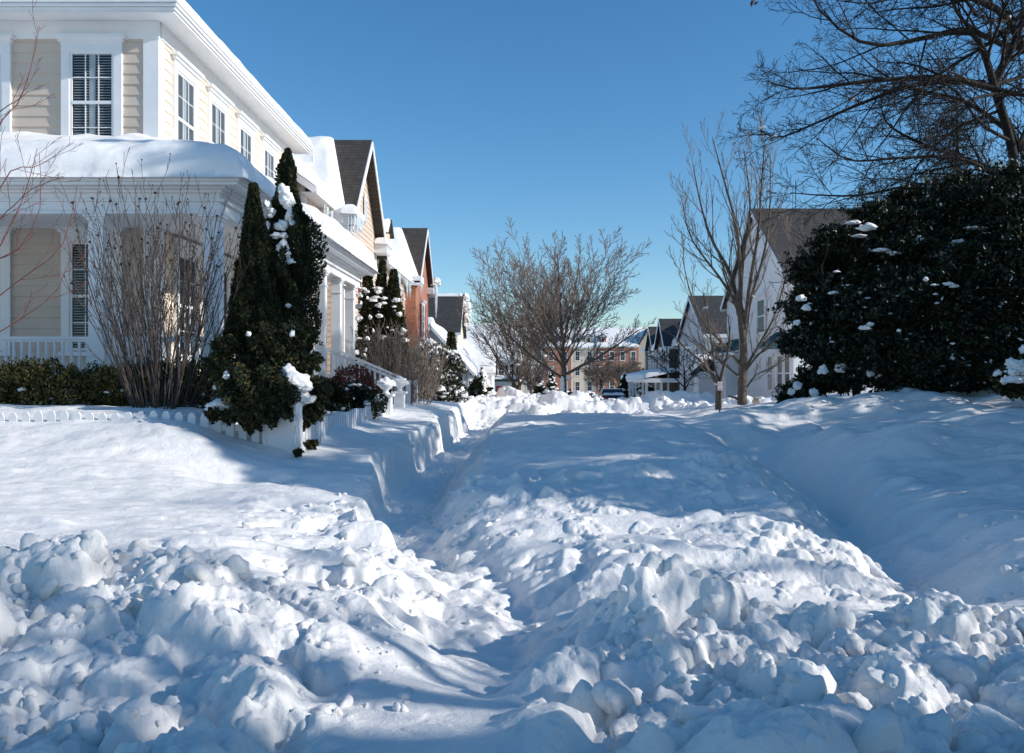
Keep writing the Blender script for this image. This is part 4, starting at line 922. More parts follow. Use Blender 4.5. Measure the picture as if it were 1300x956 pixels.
def build_car(cx, cy, z):
    c = thing('parked_car', 'black car with snow on its tail parked between snow piles by the park', 'car', (cx, cy, z))
    prof = [(0, .35), (0, .75), (.08, .98), (.75, 1.02), (1.25, 1.42), (2.6, 1.45), (3.3, 1.02), (4.3, .9), (4.45, .6), (4.45, .3), (3.9, .25), (.5, .25)]
    def side(x, ins):
        return [(x+(ins if p[1] > 1.05 else 0), cy+p[0], z+p[1]) for p in prof]
    m = MB(); Lp = side(cx-.88, .12); Rp = side(cx+.88, -.12); m.poly(Lp, M['carpaint']); m.poly(list(reversed(Rp)), M['carpaint'])
    for i in range(len(prof)): j = (i+1) % len(prof); m.poly([Lp[i], Rp[i], Rp[j], Lp[j]], M['carpaint'])
    m.build('body', c, bevel=.04)
    m = MB(); m.poly([(cx-.7, cy+.78, z+1.07), (cx+.7, cy+.78, z+1.07), (cx+.64, cy+1.17, z+1.37), (cx-.64, cy+1.17, z+1.37)], M['glass'])
    m.build('rear_window', c)
    for s in (-1, 1):
        m = MB(); m.box(cx+s*.74-.13, cx+s*.74+.13, cy-.03, cy+.06, z+.66, z+.86, M['taillight']); m.build('tail_light', c, bevel=.02)
        for yy in (.85, 3.55):
            m = MB(); b = [];
            n = 20; pts = [(cx+s*.9, cy+yy+.33*math.cos(2*math.pi*i/n), z+.33+.33*math.sin(2*math.pi*i/n)) for i in range(n)]
            pi = [(cx+s*.68, p[1], p[2]) for p in pts]; m.poly(pts, M['rubber'])
            for i in range(n): j = (i+1) % n; m.poly([pts[i], pts[j], pi[j], pi[i]], M['rubber'])
            w = m.build('wheel', c)
            m = MB(); m.poly([(cx+s*.905, cy+yy+.2*math.cos(2*math.pi*i/12), z+.33+.2*math.sin(2*math.pi*i/12)) for i in range(12)], M['sign']); m.build('rim', w)
    m = MB(); m.box(cx-.26, cx+.26, cy-.015, cy+.01, z+.6, z+.72, M['sign']); m.build('plate', c)
    slab_snow('snow_cover', c, (cx-.8, cy+.02, z+1.0), (cx+.8, cy+.02, z+1.0), (cx+.8, cy+.75, z+1.03), (cx-.8, cy+.75, z+1.03), .14, 8, (20, 12), .2)
build_car(7.0, 64, -.42)
tag(blobs('snow_marker', None, [(-2.25, 64, -.12, .16, .12, .3), (-2.1, 64.05, .18, .12, .1, .2)], 9, M['orange']), 'small orange plastic marker poking from the snow left of the street lamp', 'marker')

# ------------------------------------------------------------------ people (skin-modifier bodies)
def person(loc, rotz, label, coat, legs, hood=None, s=1.0, pose='stand'):
    p = thing('person', label, 'person', loc)
    J = {'pelvis': (0, 0, .95), 'waist': (0, 0, 1.12), 'chest': (0, .0, 1.34), 'neck': (0, .0, 1.5), 'jaw': (0, -.01, 1.58), 'head': (0, -.01, 1.68), 'crown': (0, 0, 1.75),
         'sl': (-.19, 0, 1.43), 'el': (-.27, .02, 1.16), 'wl': (-.26, -.1, .93), 'hl': (-.255, -.13, .85), 'sr': (.19, 0, 1.43), 'er': (.28, .03, 1.17), 'wr': (.27, -.08, .93), 'hr': (.265, -.11, .85),
         'tl': (-.1, 0, .88), 'kl': (-.11, -.06, .5), 'al': (-.11, .05, .09), 'fl': (-.12, -.12, .04), 'tr': (.1, 0, .88), 'kr': (.11, .02, .5), 'ar': (.12, .16, .1), 'fr': (.12, .0, .04)}
    RD = {'pelvis': .16, 'waist': .155, 'chest': .18, 'neck': .07, 'jaw': .085, 'head': .105, 'crown': .07, 'sl': .09, 'el': .065, 'wl': .05, 'hl': .04, 'sr': .09, 'er': .065, 'wr': .05, 'hr': .04, 'tl': .11, 'kl': .075, 'al': .055, 'fl': .045, 'tr': .11, 'kr': .075, 'ar': .055, 'fr': .045}
    E = [('pelvis', 'waist'), ('waist', 'chest'), ('chest', 'neck'), ('neck', 'jaw'), ('jaw', 'head'), ('head', 'crown'), ('chest', 'sl'), ('sl', 'el'), ('el', 'wl'), ('wl', 'hl'), ('chest', 'sr'), ('sr', 'er'), ('er', 'wr'), ('wr', 'hr'),
         ('pelvis', 'tl'), ('tl', 'kl'), ('kl', 'al'), ('al', 'fl'), ('pelvis', 'tr'), ('tr', 'kr'), ('kr', 'ar'), ('ar', 'fr')]
    ks = list(J); c, sn = math.cos(rotz), math.sin(rotz)
    def tw(q): return (loc[0]+s*(q[0]*c-q[1]*sn), loc[1]+s*(q[0]*sn+q[1]*c), loc[2]+s*q[2])
    def skin(name, keys, edges, mats, par, grow=0):
        me = bpy.data.meshes.new(name); idx = {k: i for i, k in enumerate(keys)}
        me.from_pydata([tw(J[k]) for k in keys], [(idx[a], idx[b]) for a, b in edges], [])
        me.materials.append(mats); o = link(name, me, par)
        o.modifiers.new('skin', 'SKIN').use_smooth_shade = True
        sv = me.skin_vertices[0].data
        for k, i in idx.items(): r = (RD[k]+grow)*s; sv[i].radius = (r, r); sv[i].use_root = (i == 0)
        sd = o.modifiers.new('sub', 'SUBSURF'); sd.levels = 2; sd.render_levels = 2
        return o
    b = skin('body', ks, E, M['skin'], p)
    cE = [e for e in E if all(k in ('pelvis', 'waist', 'chest', 'sl', 'el', 'wl', 'sr', 'er', 'wr') for k in e)]
    skin('coat', ['pelvis', 'waist', 'chest', 'sl', 'el', 'wl', 'sr', 'er', 'wr'], cE, coat, b, .025)
    lE = [e for e in E if all(k in ('pelvis', 'tl', 'kl', 'al', 'tr', 'kr', 'ar', 'fl', 'fr') for k in e)]
    skin('trousers', ['pelvis', 'tl', 'kl', 'al', 'fl', 'tr', 'kr', 'ar', 'fr'], lE, legs, b, .015)
    h = tw((0, .03, 1.7)); blobs('hat' if hood is None else 'hood', b, [(*h, .125*s, .13*s, .14*s)], 4, hood or M['cloth_dark'])
    return p
px = P(724, 500, 92)
person((px[0], 92, -1.25), .4, 'person in dark winter clothes standing beside the central tree', M['cloth_dark'], M['cloth_jeans'], s=1.02)
q = P(962, 514, 26)
person((q[0], 26, q[2]-1.60), 2.2, 'person in a dull red jacket and pale hood mostly hidden behind the snow bank', M['coatred'], M['cloth_jeans'], M['fur'])
LOCAL = True      # from here on things are modelled around their own base
# ------------------------------------------------------------------ trees
def tubes(polys, radii, sides):
    """list of equal or different length polylines -> V,F"""
    byn = {}
    for p, r in zip(polys, radii): byn.setdefault(len(p), []).append((p, r))
    Vs = []; Fs = []; off = 0
    for n, lst in byn.items():
        Pp = np.array([l[0] for l in lst], float); Rr = np.array([l[1] for l in lst], float); K = len(lst)
        T = np.empty_like(Pp); T[:, 1:-1] = Pp[:, 2:]-Pp[:, :-2]; T[:, 0] = Pp[:, 1]-Pp[:, 0]; T[:, -1] = Pp[:, -1]-Pp[:, -2]
        T /= np.linalg.norm(T, axis=2, keepdims=True)+1e-9
        ref = np.where(np.abs(T[:, :1, 2:3]) > .8, np.array([1., 0.2, 0]), np.array([0, 0.1, 1.])); ref = np.repeat(ref, n, 1)
        A = np.cross(T, ref); A /= np.linalg.norm(A, axis=2, keepdims=True)+1e-9; B = np.cross(T, A)
        a = np.arange(sides)*2*np.pi/sides
        V = Pp[:, :, None]+Rr[:, :, None, None]*(A[:, :, None]*np.cos(a)[:, None]+B[:, :, None]*np.sin(a)[:, None])
        idx = np.arange(K*n*sides).reshape(K, n, sides)+off
        F = np.stack([idx[:, :-1], np.roll(idx[:, :-1], -1, 2), np.roll(idx[:, 1:], -1, 2), idx[:, 1:]], -1).reshape(-1, 4)
        Vs.append(V.reshape(-1, 3)); Fs.append(F); off += K*n*sides
    return np.vstack(Vs), np.vstack(Fs)
class Tree:
    def __init__(s, seed, prm): s.r = np.random.default_rng(seed); s.P = prm; s.lv = {}
    def add(s, lvl, p, r): s.lv.setdefault(lvl, []).append((np.array(p), np.array(r)))
    def grow(s, start, d, L, r0, lvl):
        P_ = s.P; n = P_['seg'][lvl]; p = np.array(start, float); d = np.array(d, float); d /= np.linalg.norm(d)
        pts = [p.copy()]
        for i in range(n):
            d = d+s.r.normal(0, P_['wob'][lvl], 3)+np.array([0, 0, P_['up'][lvl]]); d /= np.linalg.norm(d)
            p = p+d*L/n; pts.append(p.copy())
        s.limb(np.array(pts), r0, lvl, L)
    def limb(s, pts, r0, lvl, L=None, r1=None):
        P_ = s.P; n = len(pts)-1
        if L is None: L = np.linalg.norm(np.diff(pts, axis=0), axis=1).sum()
        rr1 = r1 if r1 is not None else max(P_['rmin'], r0*P_['tap'])
        rad = np.linspace(r0, rr1, n+1); s.add(lvl, pts, rad)
        if lvl+1 >= len(P_['num']): return
        k = P_['num'][lvl+1]; k = max(1, int(round(k*s.r.uniform(.75, 1.25)))); ph = s.r.uniform(0, 6.28)
        for j in range(k):
            t = P_['t0'][lvl+1]+(1-P_['t0'][lvl+1])*((j+s.r.uniform(.1, .9))/k); t = min(t, .995)
            f = t*n; i = int(f); q = pts[i]*(1-(f-i))+pts[i+1]*(f-i); d = pts[i+1]-pts[i]; d /= np.linalg.norm(d)
            ph += 2.4+s.r.normal(0, .3); a = R(P_['ang'][lvl+1])*s.r.uniform(.75, 1.25)
            u = np.cross(d, [0.3, 0.1, 1.] if abs(d[2]) < .9 else [1., 0, 0]); u /= np.linalg.norm(u); v = np.cross(d, u)
            nd = d*math.cos(a)+(u*math.cos(ph)+v*math.sin(ph))*math.sin(a)
            sh = P_.get('shape', lambda t: 1-.45*t)(t) if lvl == 0 else 1-.5*t
            ln = L*P_['len'][lvl+1]*sh*s.r.uniform(.75, 1.2)
            r = (rad[i]*(1-(f-i))+rad[i+1]*(f-i))
            s.grow(q, nd, ln, max(P_['rmin'], r*P_['rr'][lvl+1]), lvl+1)
    def build(s, root, mt, mtw, sides=(9, 6, 4, 3, 3, 3)):
        lv = s.lv.get(0, []); V, F = tubes([a for a, b in lv], [b for a, b in lv], sides[0]); np_mesh('trunk', V, F, mt, root, True)
        l1 = s.lv.get(1, []); 
        if l1: V, F = tubes([a for a, b in l1], [b for a, b in l1], sides[1]); np_mesh('limbs', V, F, mt, root, True)
        Vs = []; Fs = []; off = 0
        for l in range(2, 7):
            if l in s.lv:
                V, F = tubes([a for a, b in s.lv[l]], [b for a, b in s.lv[l]], sides[min(l, 5)]); Vs.append(V); Fs.append(F+off); off += len(V)
        if Vs: np_mesh('crown', np.vstack(Vs), np.vstack(Fs), mtw, root, True)
def base_prm(**k):
    p = dict(seg=[8, 7, 6, 4, 3, 3], wob=[.04, .09, .11, .12, .12, .1], up=[.02, .05, .05, .04, .03, .03], num=[1, 8, 7, 6, 4], t0=[0, .3, .2, .2, .15], ang=[0, 42, 38, 36, 35],
             len=[1, .6, .5, .48, .5], rr=[1, .55, .55, .55, .6], tap=.25, rmin=.006)
    p.update(k); return p
def crotch_snow(tr, root, n, seed, sz=.06, hmax=1e9):
    rng = random.Random(seed); l = tr.lv.get(1, [])+tr.lv.get(2, [])[:60]; it = []
    for _ in range(n):
        p, r = rng.choice(l); k = rng.choice([0, 0, 0, 1, 2]) % (len(p)-1)
        q = p[k]*.8+p[k+1]*.2
        if q[2] > hmax: continue
        it.append((q[0], q[1], q[2]+r[k]*.7, sz*rng.uniform(.7, 1.6), sz*rng.uniform(.7, 1.3), sz*rng.uniform(.6, 1.1)))
    if it: blobs('snow_clump', root, it, seed)

# big round tree in the middle of the street's far end
T = thing('bare_tree', 'large round bare tree in the middle distance with snow plastered up its trunk', 'tree')
prm = base_prm(seg=[5, 9, 7, 5, 4, 3], num=[1, 17, 11, 8, 5], t0=[0, .6, .14, .12, .1], ang=[0, 44, 32, 32, 32], len=[1, 1.27, .46, .46, .45], rr=[1, .42, .5, .5, .6], up=[0, .03, .05, .04, .03], wob=[.03, .045, .06, .08, .1], rmin=.010, shape=lambda t: 1.0)
tr = Tree(11, prm); tr.grow((0, 0, -.6), (0.02, 0, 1), 4.5, .23, 0)
for a_ in (0, 2.1, 4.2): tr.grow((0, 0, 3.6), (.16*math.cos(a_), .16*math.sin(a_), 1), 4.9, .08, 1)
tr.grow((0, 0, 1.9), (.95, 0.1, .5), 5.0, .10, 1); tr.grow((0, 0, 1.75), (-.95, 0, .55), 5.2, .09, 1)
tr.build(T, M['bark'], M['twig'])
blobs('trunk_snow', T, [(-.06, -.16, .1+.22*i, .16-.01*i, .1, .22) for i in range(8)]+[(.3, -.05, 1.75, .16, .1, .1)], 3)
T.location = (2.15, 45, .15); ROOTLOC[T.name] = Vector(T.location)
# narrower one behind to the left
T = thing('bare_tree', 'bare multi limbed tree behind the street lamp', 'tree')
prm2 = base_prm(seg=[4, 8, 6, 5, 4], num=[1, 12, 9, 8, 5], t0=[0, .62, .15, .12, .1], ang=[0, 32, 34, 35, 34], len=[1, 1.95, .46, .45, .45], rr=[1, .42, .5, .5, .6], up=[0, .03, .05, .04, .03], wob=[.03, .05, .07, .08, .1], rmin=.010, shape=lambda t: 1)
tr = Tree(5, prm2); tr.grow((0, 0, -.6), (0, 0, 1), 3.2, .22, 0); tr.grow((0, 0, 1.3), (-.6, 0, .75), 4.5, .10, 1); tr.build(T, M['bark'], M['twig']); crotch_snow(tr, T, 8, 2, .1)
T.location = (-.25, 52, -.3); ROOTLOC[T.name] = Vector(T.location)
T = thing('bare_tree', 'bare tree rising behind the central one to its left, brown twig haze', 'tree')
tr = Tree(8, prm2); tr.grow((0, 0, -.6), (.05, 0, 1), 3.6, .22, 0); tr.build(T, M['bark'], M['twig']); T.location = (.6, 66, -.9)

# upswept tree on the right
T = thing('bare_tree', 'tall upswept bare tree with brown trunk in front of the white gable house', 'tree')
prm = base_prm(seg=[8, 9, 7, 5, 4], num=[1, 0, 11, 7, 3], t0=[0, .4, .1, .12, .2], ang=[0, 30, 27, 26, 24], len=[1, 1, .42, .42, .45], rr=[1, .5, .5, .5, .6], up=[0, .07, .11, .11, .08], wob=[.03, .05, .07, .07, .07], rmin=.0045)
tr = Tree(21, prm); Yt = 22.0; bx, by, bz = P(942, 522, Yt)
def PX(l, dy=0):
    o = []
    for i, q in enumerate(l):
        p = P(q[0], q[1], Yt); o.append((p[0]-bx, dy*i/len(l), p[2]-bz))
    return np.array(o)
def smooth(pts, n=12):
    pts = np.array(pts, float); t = np.linspace(0, len(pts)-1, n); i = np.minimum(t.astype(int), len(pts)-2); f = (t-i)[:, None]
    p0 = pts[np.maximum(i-1, 0)]; p1 = pts[i]; p2 = pts[i+1]; p3 = pts[np.minimum(i+2, len(pts)-1)]
    return .5*((2*p1)+(-p0+p2)*f+(2*p0-5*p1+4*p2-p3)*f**2+(-p0+3*p1-3*p2+p3)*f**3)
tr.limb(smooth(PX([(942, 545), (942, 500), (943, 470), (944, 440), (940, 400), (938, 370)])), .14, 0, 2, .075)
for pl, r, dy in [([(938, 400), (930, 350), (905, 300), (892, 250), (884, 200)], .075, .6), ([(940, 380), (938, 330), (930, 280), (915, 230), (900, 180)], .075, -.5), ([(940, 375), (945, 320), (955, 260), (948, 185)], .07, .4), ([(944, 430), (950, 360), (958, 300), (960, 240), (962, 190)], .07, -.8),
                  ([(944, 440), (955, 380), (975, 320), (985, 260), (988, 190)], .065, .9), ([(945, 470), (965, 440), (990, 400), (1010, 340), (1020, 290)], .05, 1.2), ([(944, 475), (960, 450), (985, 430), (1005, 415)], .04, -1), ([(942, 465), (915, 435), (890, 410), (872, 370), (862, 330)], .055, -.6),
                  ([(941, 480), (915, 458), (895, 440), (868, 420)], .035, .5), ([(938, 390), (915, 350), (895, 320), (880, 290), (872, 240)], .05, 1.0), ([(946, 495), (962, 476), (985, 466), (1012, 450)], .03, .6)]:
    tr.limb(smooth(PX(pl, dy), 10), r*.82, 1, None, .010)
tr.add(1, PX([(940, 508), (930, 504), (924, 503)]), np.array([.04, .03, .02]))
tr.build(T, M['bark'], M['twig']); crotch_snow(tr, T, 10, 5, .05, 3.2)
T.location = (bx, by, bz)
# small forked tree
T = thing('small_bare_tree', 'small bare tree forking low, left of the tall upswept one', 'tree')
Yt = 20.0; bx, by, bz = P(912, 530, Yt); prm = base_prm(seg=[6, 7, 5, 4, 3], num=[1, 0, 6, 5, 2], t0=[0, .4, .25, .2, .2], ang=[0, 30, 30, 28, 24], len=[1, 1, .4, .42, .45], up=[0, .07, .06, .06, .05], rmin=.004)
tr = Tree(31, prm); tr.limb(smooth(PX([(912, 548), (912, 510), (913, 492)]), 6), .085, 0, 1, .075)
for pl, r, dy in [([(913, 495), (904, 475), (893, 460), (870, 440), (858, 425)], .05, .3), ([(913, 492), (917, 470), (921, 455), (925, 430), (922, 400)], .05, -.2), ([(913, 493), (905, 480), (895, 470), (888, 450), (880, 420)], .03, -.6), ([(913, 485), (908, 460), (905, 430), (900, 395), (897, 370)], .03, .5)]:
    tr.limb(smooth(PX(pl, dy), 8), r, 1, None, .01)
tr.build(T, M['bark'], M['twig']); crotch_snow(tr, T, 5, 6, .05); T.location = (bx, by, bz)

# street trees on the right and small round ones at the park
prm = base_prm(seg=[4, 6, 5, 4, 3], num=[1, 8, 7, 5, 3], t0=[0, .35, .2, .2, .2], ang=[0, 45, 40, 36, 34], len=[1, 1.4, .5, .48, .45], rmin=.012)
tr = Tree(41, prm); T = thing('small_bare_tree', 'small spreading bare tree on the big snow mound before the dark houses', 'tree'); tr.grow((0, 0, -.5), (0, 0, 1), 1.9, .1, 0); tr.build(T, M['barkdark'], M['twigdark']); T.location = (8.2, 42, 1.0)
prm = base_prm(seg=[4, 6, 6, 5, 3], num=[1, 12, 9, 8, 5], t0=[0, .45, .15, .12, .1], ang=[0, 42, 38, 36, 34], len=[1, 1.5, .5, .48, .45], rmin=.02, up=[0, .02, .02, .02, .02])
tr = Tree(42, prm)
pos = [(9.9, 108, -1.2, 1.15, 'leftmost'), (12.5, 110, -1.2, 1.2, 'second from left'), (15.4, 112, -1.2, 1.1, 'third from left'), (1.0, 104, -1.2, 1.1, '')]
src = None
for i, (x, y, z, s, w) in enumerate(pos):
    lb = 'round brown ornamental tree before the wide brick townhouse, %s of three' % w if w else 'dense round brown ornamental tree left of the central tree'
    T = thing('ornamental_tree', lb, 'tree', (0, 0, 0), 'round ornamental trees')
    if src is None:
        tr.grow((0, 0, -.4), (0, 0, 1), 3.0, .14, 0); tr.build(T, M['barkdark'], M['twigdark' if False else 'twig']); src = T
    else:
        for ch in src.children:
            c = ch.copy(); COL.objects.link(c); c.parent = T
    T.location = (x, y, z); T.scale = (s, s, s); T.rotation_euler.z = i*1.9

# ------------------------------------------------------------------ big overhanging tree at top right (dark)
T = thing('overhanging_tree', 'large dark bare tree reaching over the top right, long drooping branches', 'tree')
Yt = 18.5; bx, by, bz = P(1300, 560, Yt)
prm = base_prm(seg=[8, 10, 8, 6, 4], num=[1, 0, 15, 10, 6], t0=[0, .4, .08, .1, .15], ang=[0, 30, 38, 40, 38], len=[1, 1, .40, .44, .5], rr=[1, .5, .55, .5, .6], up=[0, .0, -.005, .0, .01], wob=[.03, .06, .09, .11, .12], rmin=.0045)
tr = Tree(51, prm)
tr.limb(smooth(PX([(1310, 560), (1300, 400), (1293, 280), (1285, 190), (1262, 110)]), 14), .115, 0, 3, .09)
for pl, r, dy in [([(1262, 110), (1235, 75), (1200, 58), (1130, 80), (1060, 95), (1000, 70), (960, 25)], .07, -2.5), ([(1262, 112), (1200, 105), (1150, 110), (1090, 118), (1030, 130), (985, 138), (948, 134)], .07, -1.5),
                  ([(1250, 105), (1180, 100), (1120, 115), (1060, 138), (1010, 155), (990, 140)], .05, 1.5), ([(1262, 105), (1278, 60), (1285, 20), (1290, -40)], .09, -1), ([(1300, 65), (1250, 35), (1170, 25), (1100, 22), (1040, 8), (1000, -15)], .08, -3.5),
                  ([(1285, 170), (1240, 120), (1190, 95), (1150, 60), (1120, 10)], .05, 2), ([(1290, 240), (1240, 215), (1190, 205), (1120, 210), (1060, 215), (1018, 192)], .05, -1), ([(1292, 260), (1240, 232), (1180, 228), (1110, 240), (1060, 238), (1022, 232)], .045, 1),
                  ([(1290, 230), (1230, 200), (1180, 180), (1135, 150), (1130, 110)], .05, .5), ([(1288, 200), (1320, 150), (1360, 110)], .06, 1), ([(1262, 108), (1310, 90), (1370, 70)], .06, 1), ([(1290, 60), (1240, 60), (1190, 45), (1160, 10), (1150, -30)], .06, -2),
                  ([(1290, 120), (1240, 130), (1190, 150), (1150, 180), (1140, 210)], .04, -2), ([(1320, 30), (1270, 10), (1220, -5), (1170, -20)], .06, -4), ([(1294, 300), (1250, 262), (1200, 250), (1150, 262), (1110, 262)], .035, -.5), ([(1270, 140), (1220, 160), (1180, 200), (1160, 240), (1120, 255)], .03, 1), ([(1330, -20), (1290, 30), (1240, 60), (1190, 95), (1120, 100)], .05, 2.5), ([(1280, 150), (1300, 200), (1330, 240)], .04, 0), ([(1262, 112), (1290, 130), (1340, 150)], .05, -1), ([(1240, 20), (1200, 0), (1160, 5), (1080, 40), (1020, 50)], .035, -2), ([(1285, 180), (1230, 165), (1180, 130), (1120, 130), (1080, 165)], .035, -2)]:
    tr.limb(smooth(PX(pl, dy*1.2), 14), r*1.2, 1, None, .009)
tr.build(T, M['barkdark'], M['twigdark']); crotch_snow(tr, T, 8, 6, .05)
blobs('snow_clump', T, [tuple(np.array(P(x, 235+(x-1250)*.06, Yt))-np.array([bx, by, bz]))+(.16, .1, .035) for x in range(1245, 1300, 9)], 4)
T.location = (bx, by, bz)

# ------------------------------------------------------------------ leafy things
def leaves(name, root, C, Nn, size, mats, seed=0, asp=.55, prob=None, droop=0):
    """C (n,3) centres, Nn (n,3) rough axis direction"""
    r = np.random.default_rng(seed); n = len(C); A = Nn+r.normal(0, .55, (n, 3)); A /= np.linalg.norm(A, axis=1, keepdims=True)
    B = np.cross(A, r.normal(0, 1, (n, 3))); B /= np.linalg.norm(B, axis=1, keepdims=True)
    s = size*r.uniform(.6, 1.3, (n, 1)); V = np.stack([C-A*s*.5, C+B*s*asp*.5+A*s*.05, C+A*s*.6, C-B*s*asp*.5+A*s*.05], 1).reshape(-1, 3)
    F = np.arange(4*n).reshape(n, 4); mi = r.choice(len(mats), n, p=prob) if len(mats) > 1 else None
    return np_mesh(name, V, F, mats, root, False, mi)
def cone_foliage(root, h, rad, n, size, mats, seed, zb=.0, lean=(0, 0), prob=None, rough=.22, prof=None, name='crown'):
    r = np.random.default_rng(seed); t = 1-np.sqrt(r.uniform(0, 1, n))*.999; t = r.uniform(0, 1, n)**1.15; ph = r.uniform(0, 2*np.pi, n)
    pf = prof or (lambda t: np.minimum(1, (1-t)**.75*1.15)*np.minimum(1, .55+t*3))
    lump = 1+rough*(fbm((np.cos(ph)*2.2).astype(np.float32)+seed, (t*h*2.6+np.sin(ph)*2.2).astype(np.float32), 3, seed))
    gapm = fbm((np.cos(ph)*3+9).astype(np.float32), (t*h*3.5+np.sin(ph)*3).astype(np.float32), 2, seed+3)
    depth = 1-np.abs(r.normal(0, .17, n)); depth = np.where(gapm < -.35, depth*.8, depth)
    rr = rad*pf(t)*lump*depth
    C = np.stack([rr*np.cos(ph)+lean[0]*t*h, rr*np.sin(ph)+lean[1]*t*h, zb+t*h], 1)
    Nn = np.stack([np.cos(ph)*.6, np.sin(ph)*.6, np.full(n, .8)], 1)
    return leaves(name, root, C, Nn, size, mats, seed, prob=prob)
def simple_trunk(root, h, r, m, lean=(0, 0)):
    p = np.array([(lean[0]*h*t, lean[1]*h*t, -.4+h*t) for t in np.linspace(0, 1, 6)]); V, F = tubes([p], [np.linspace(r, r*.2, 6)], 7); np_mesh('trunk', V, F, m, root, True)
# the two arborvitaes by the fence corner
def arb_prof(t): return np.clip(np.where(t < .25, .75+t, 1.0-(t-.25)*1.22), .02, 1)
x, y, z = P(322, 545, 11.9); T = thing('arborvitae', 'dark arborvitae with a plain pointed top, left of the pair at the fence corner', 'tree', (0, 0, 0), 'arborvitaes at the fence corner')
h = P(322, 234, 11.9)[2]-1.25; simple_trunk(T, h*.9, .06, M['barkdark'])
cone_foliage(T, h, .54, 70000, .052, [M['conifer'], M['coniferb']], 3, .0, (0, 0), [.93, .07], .34, arb_prof)
blobs('snow_clump', T, [(.1, -.55, .45, .2, .12, .09), (.35, -.5, .3, .25, .12, .1), (-.15, -.62, 1.0, .07, .05, .08), (-.3, -.6, .6, .06, .05, .06)], 2)
T.location = (x, y, 1.25)
x, y, z = P(366, 545, 12.3); T = thing('arborvitae', 'ragged arborvitae with snow patches down its front, right of the fence corner pair', 'tree', (0, 0, 0), 'arborvitaes at the fence corner')
h = P(363, 190, 12.3)[2]-1.3; simple_trunk(T, h*.9, .06, M['barkdark'])
def prof2(t): return np.clip(np.interp(t, [0, .1, .3, .55, .72, .78, .84, .93, 1], [.55, .8, 1, .88, .74, .42, .36, .3, .03]), .02, 1)
cone_foliage(T, h, .42, 60000, .055, [M['conifer'], M['coniferb']], 8, .0, (.0, 0), [.92, .08], .62, prof2)
sn = []
for px, py, w, hh in [(361, 245, .09, .12), (364, 255, .1, .12), (366, 262, .06, .1), (369, 275, .06, .1), (358, 288, .1, .09), (352, 300, .09, .05), (361, 300, .06, .05), (359, 315, .07, .12), (362, 327, .07, .12), (367, 333, .09, .04), (346, 270, .05, .07), (340, 262, .05, .09), (339, 290, .05, .09), (343, 275, .04, .05), (372, 285, .04, .06), (383, 425, .05, .07), (345, 380, .04, .05), (370, 390, .04, .04)]:
    q = P(px, py, 12.3-.28); sn.append((q[0]-x, -.30 if py < 340 else -.42, q[2]-1.3, w, .08, hh))
blobs('snow_clump', T, sn, 5); T.location = (x, y, 1.3)
# low snow-bent boughs hanging over the corner post
x, y, z = P(330, 545, 10.9); T = thing('bent_bough', 'drooping evergreen boughs under heavy snow lying over the fence corner', 'shrub', (0, 0, 0))
Cs = []
rg = np.random.default_rng(6)
for cx_, cy_, rr_, k in [(320, 500, .36, 9000), (300, 480, .28, 5000), (345, 510, .28, 6000), (284, 440, .15, 1500), (276, 462, .16, 1600), (360, 470, .3, 4000), (318, 535, .14, 1800), (290, 530, .09, 600), (270, 527, .09, 700), (335, 525, .12, 1200), (390, 500, .22, 3500), (398, 525, .13, 1600), (385, 535, .1, 1000), (405, 500, .14, 1500), (394, 460, .14, 1200), (395, 565, .07, 500), (378, 575, .05, 250), (350, 440, .3, 4000), (388, 425, .14, 1200)]:
    q = np.array(P(cx_, cy_, 10.75 if cy_ < 495 or cx_ > 380 else 10.3)); d = rg.normal(0, 1, (k, 3)); d /= np.linalg.norm(d, axis=1, keepdims=True); Cs.append(q+d*rr_*rg.uniform(.3, 1.05, (k, 1))*np.array([1, .7, .9])*(1+.3*np.sin(d[:, :1]*7+d[:, 2:]*5)))
Cc = np.vstack(Cs)-np.array([x, y, 1.2]); leaves('foliage', T, Cc, np.tile([0, -.3, -.2], (len(Cc), 1)), .06, [M['conifer'], M['coniferb']], 4, prob=[.82, .18])
sn = []
for px, py, w, d_, hh in [(376, 486, .15, .2, .15), (366, 474, .09, .14, .1), (388, 492, .09, .12, .09), (370, 503, .11, .14, .1), (355, 500, .12, .1, .09), (345, 495, .09, .1, .05), (338, 490, .1, .1, .05), (331, 525, .07, .06, .05), (362, 515, .09, .1, .1), (290, 515, .22, .15, .08), (275, 517, .15, .12, .07), (305, 520, .1, .1, .05), (288, 478, .04, .04, .07), (366, 540, .035, .04, .25), (382, 570, .05, .05, .05), (350, 490, .05, .05, .04), (316, 425, .03, .03, .04), (371, 425, .03, .03, .05)]:
    q = P(px, py, 10.55); sn.append((q[0]-x, q[1]-y, q[2]-1.2, w, d_, hh))
blobs('snow_clump', T, sn, 7); T.location = (x, y, 1.2)

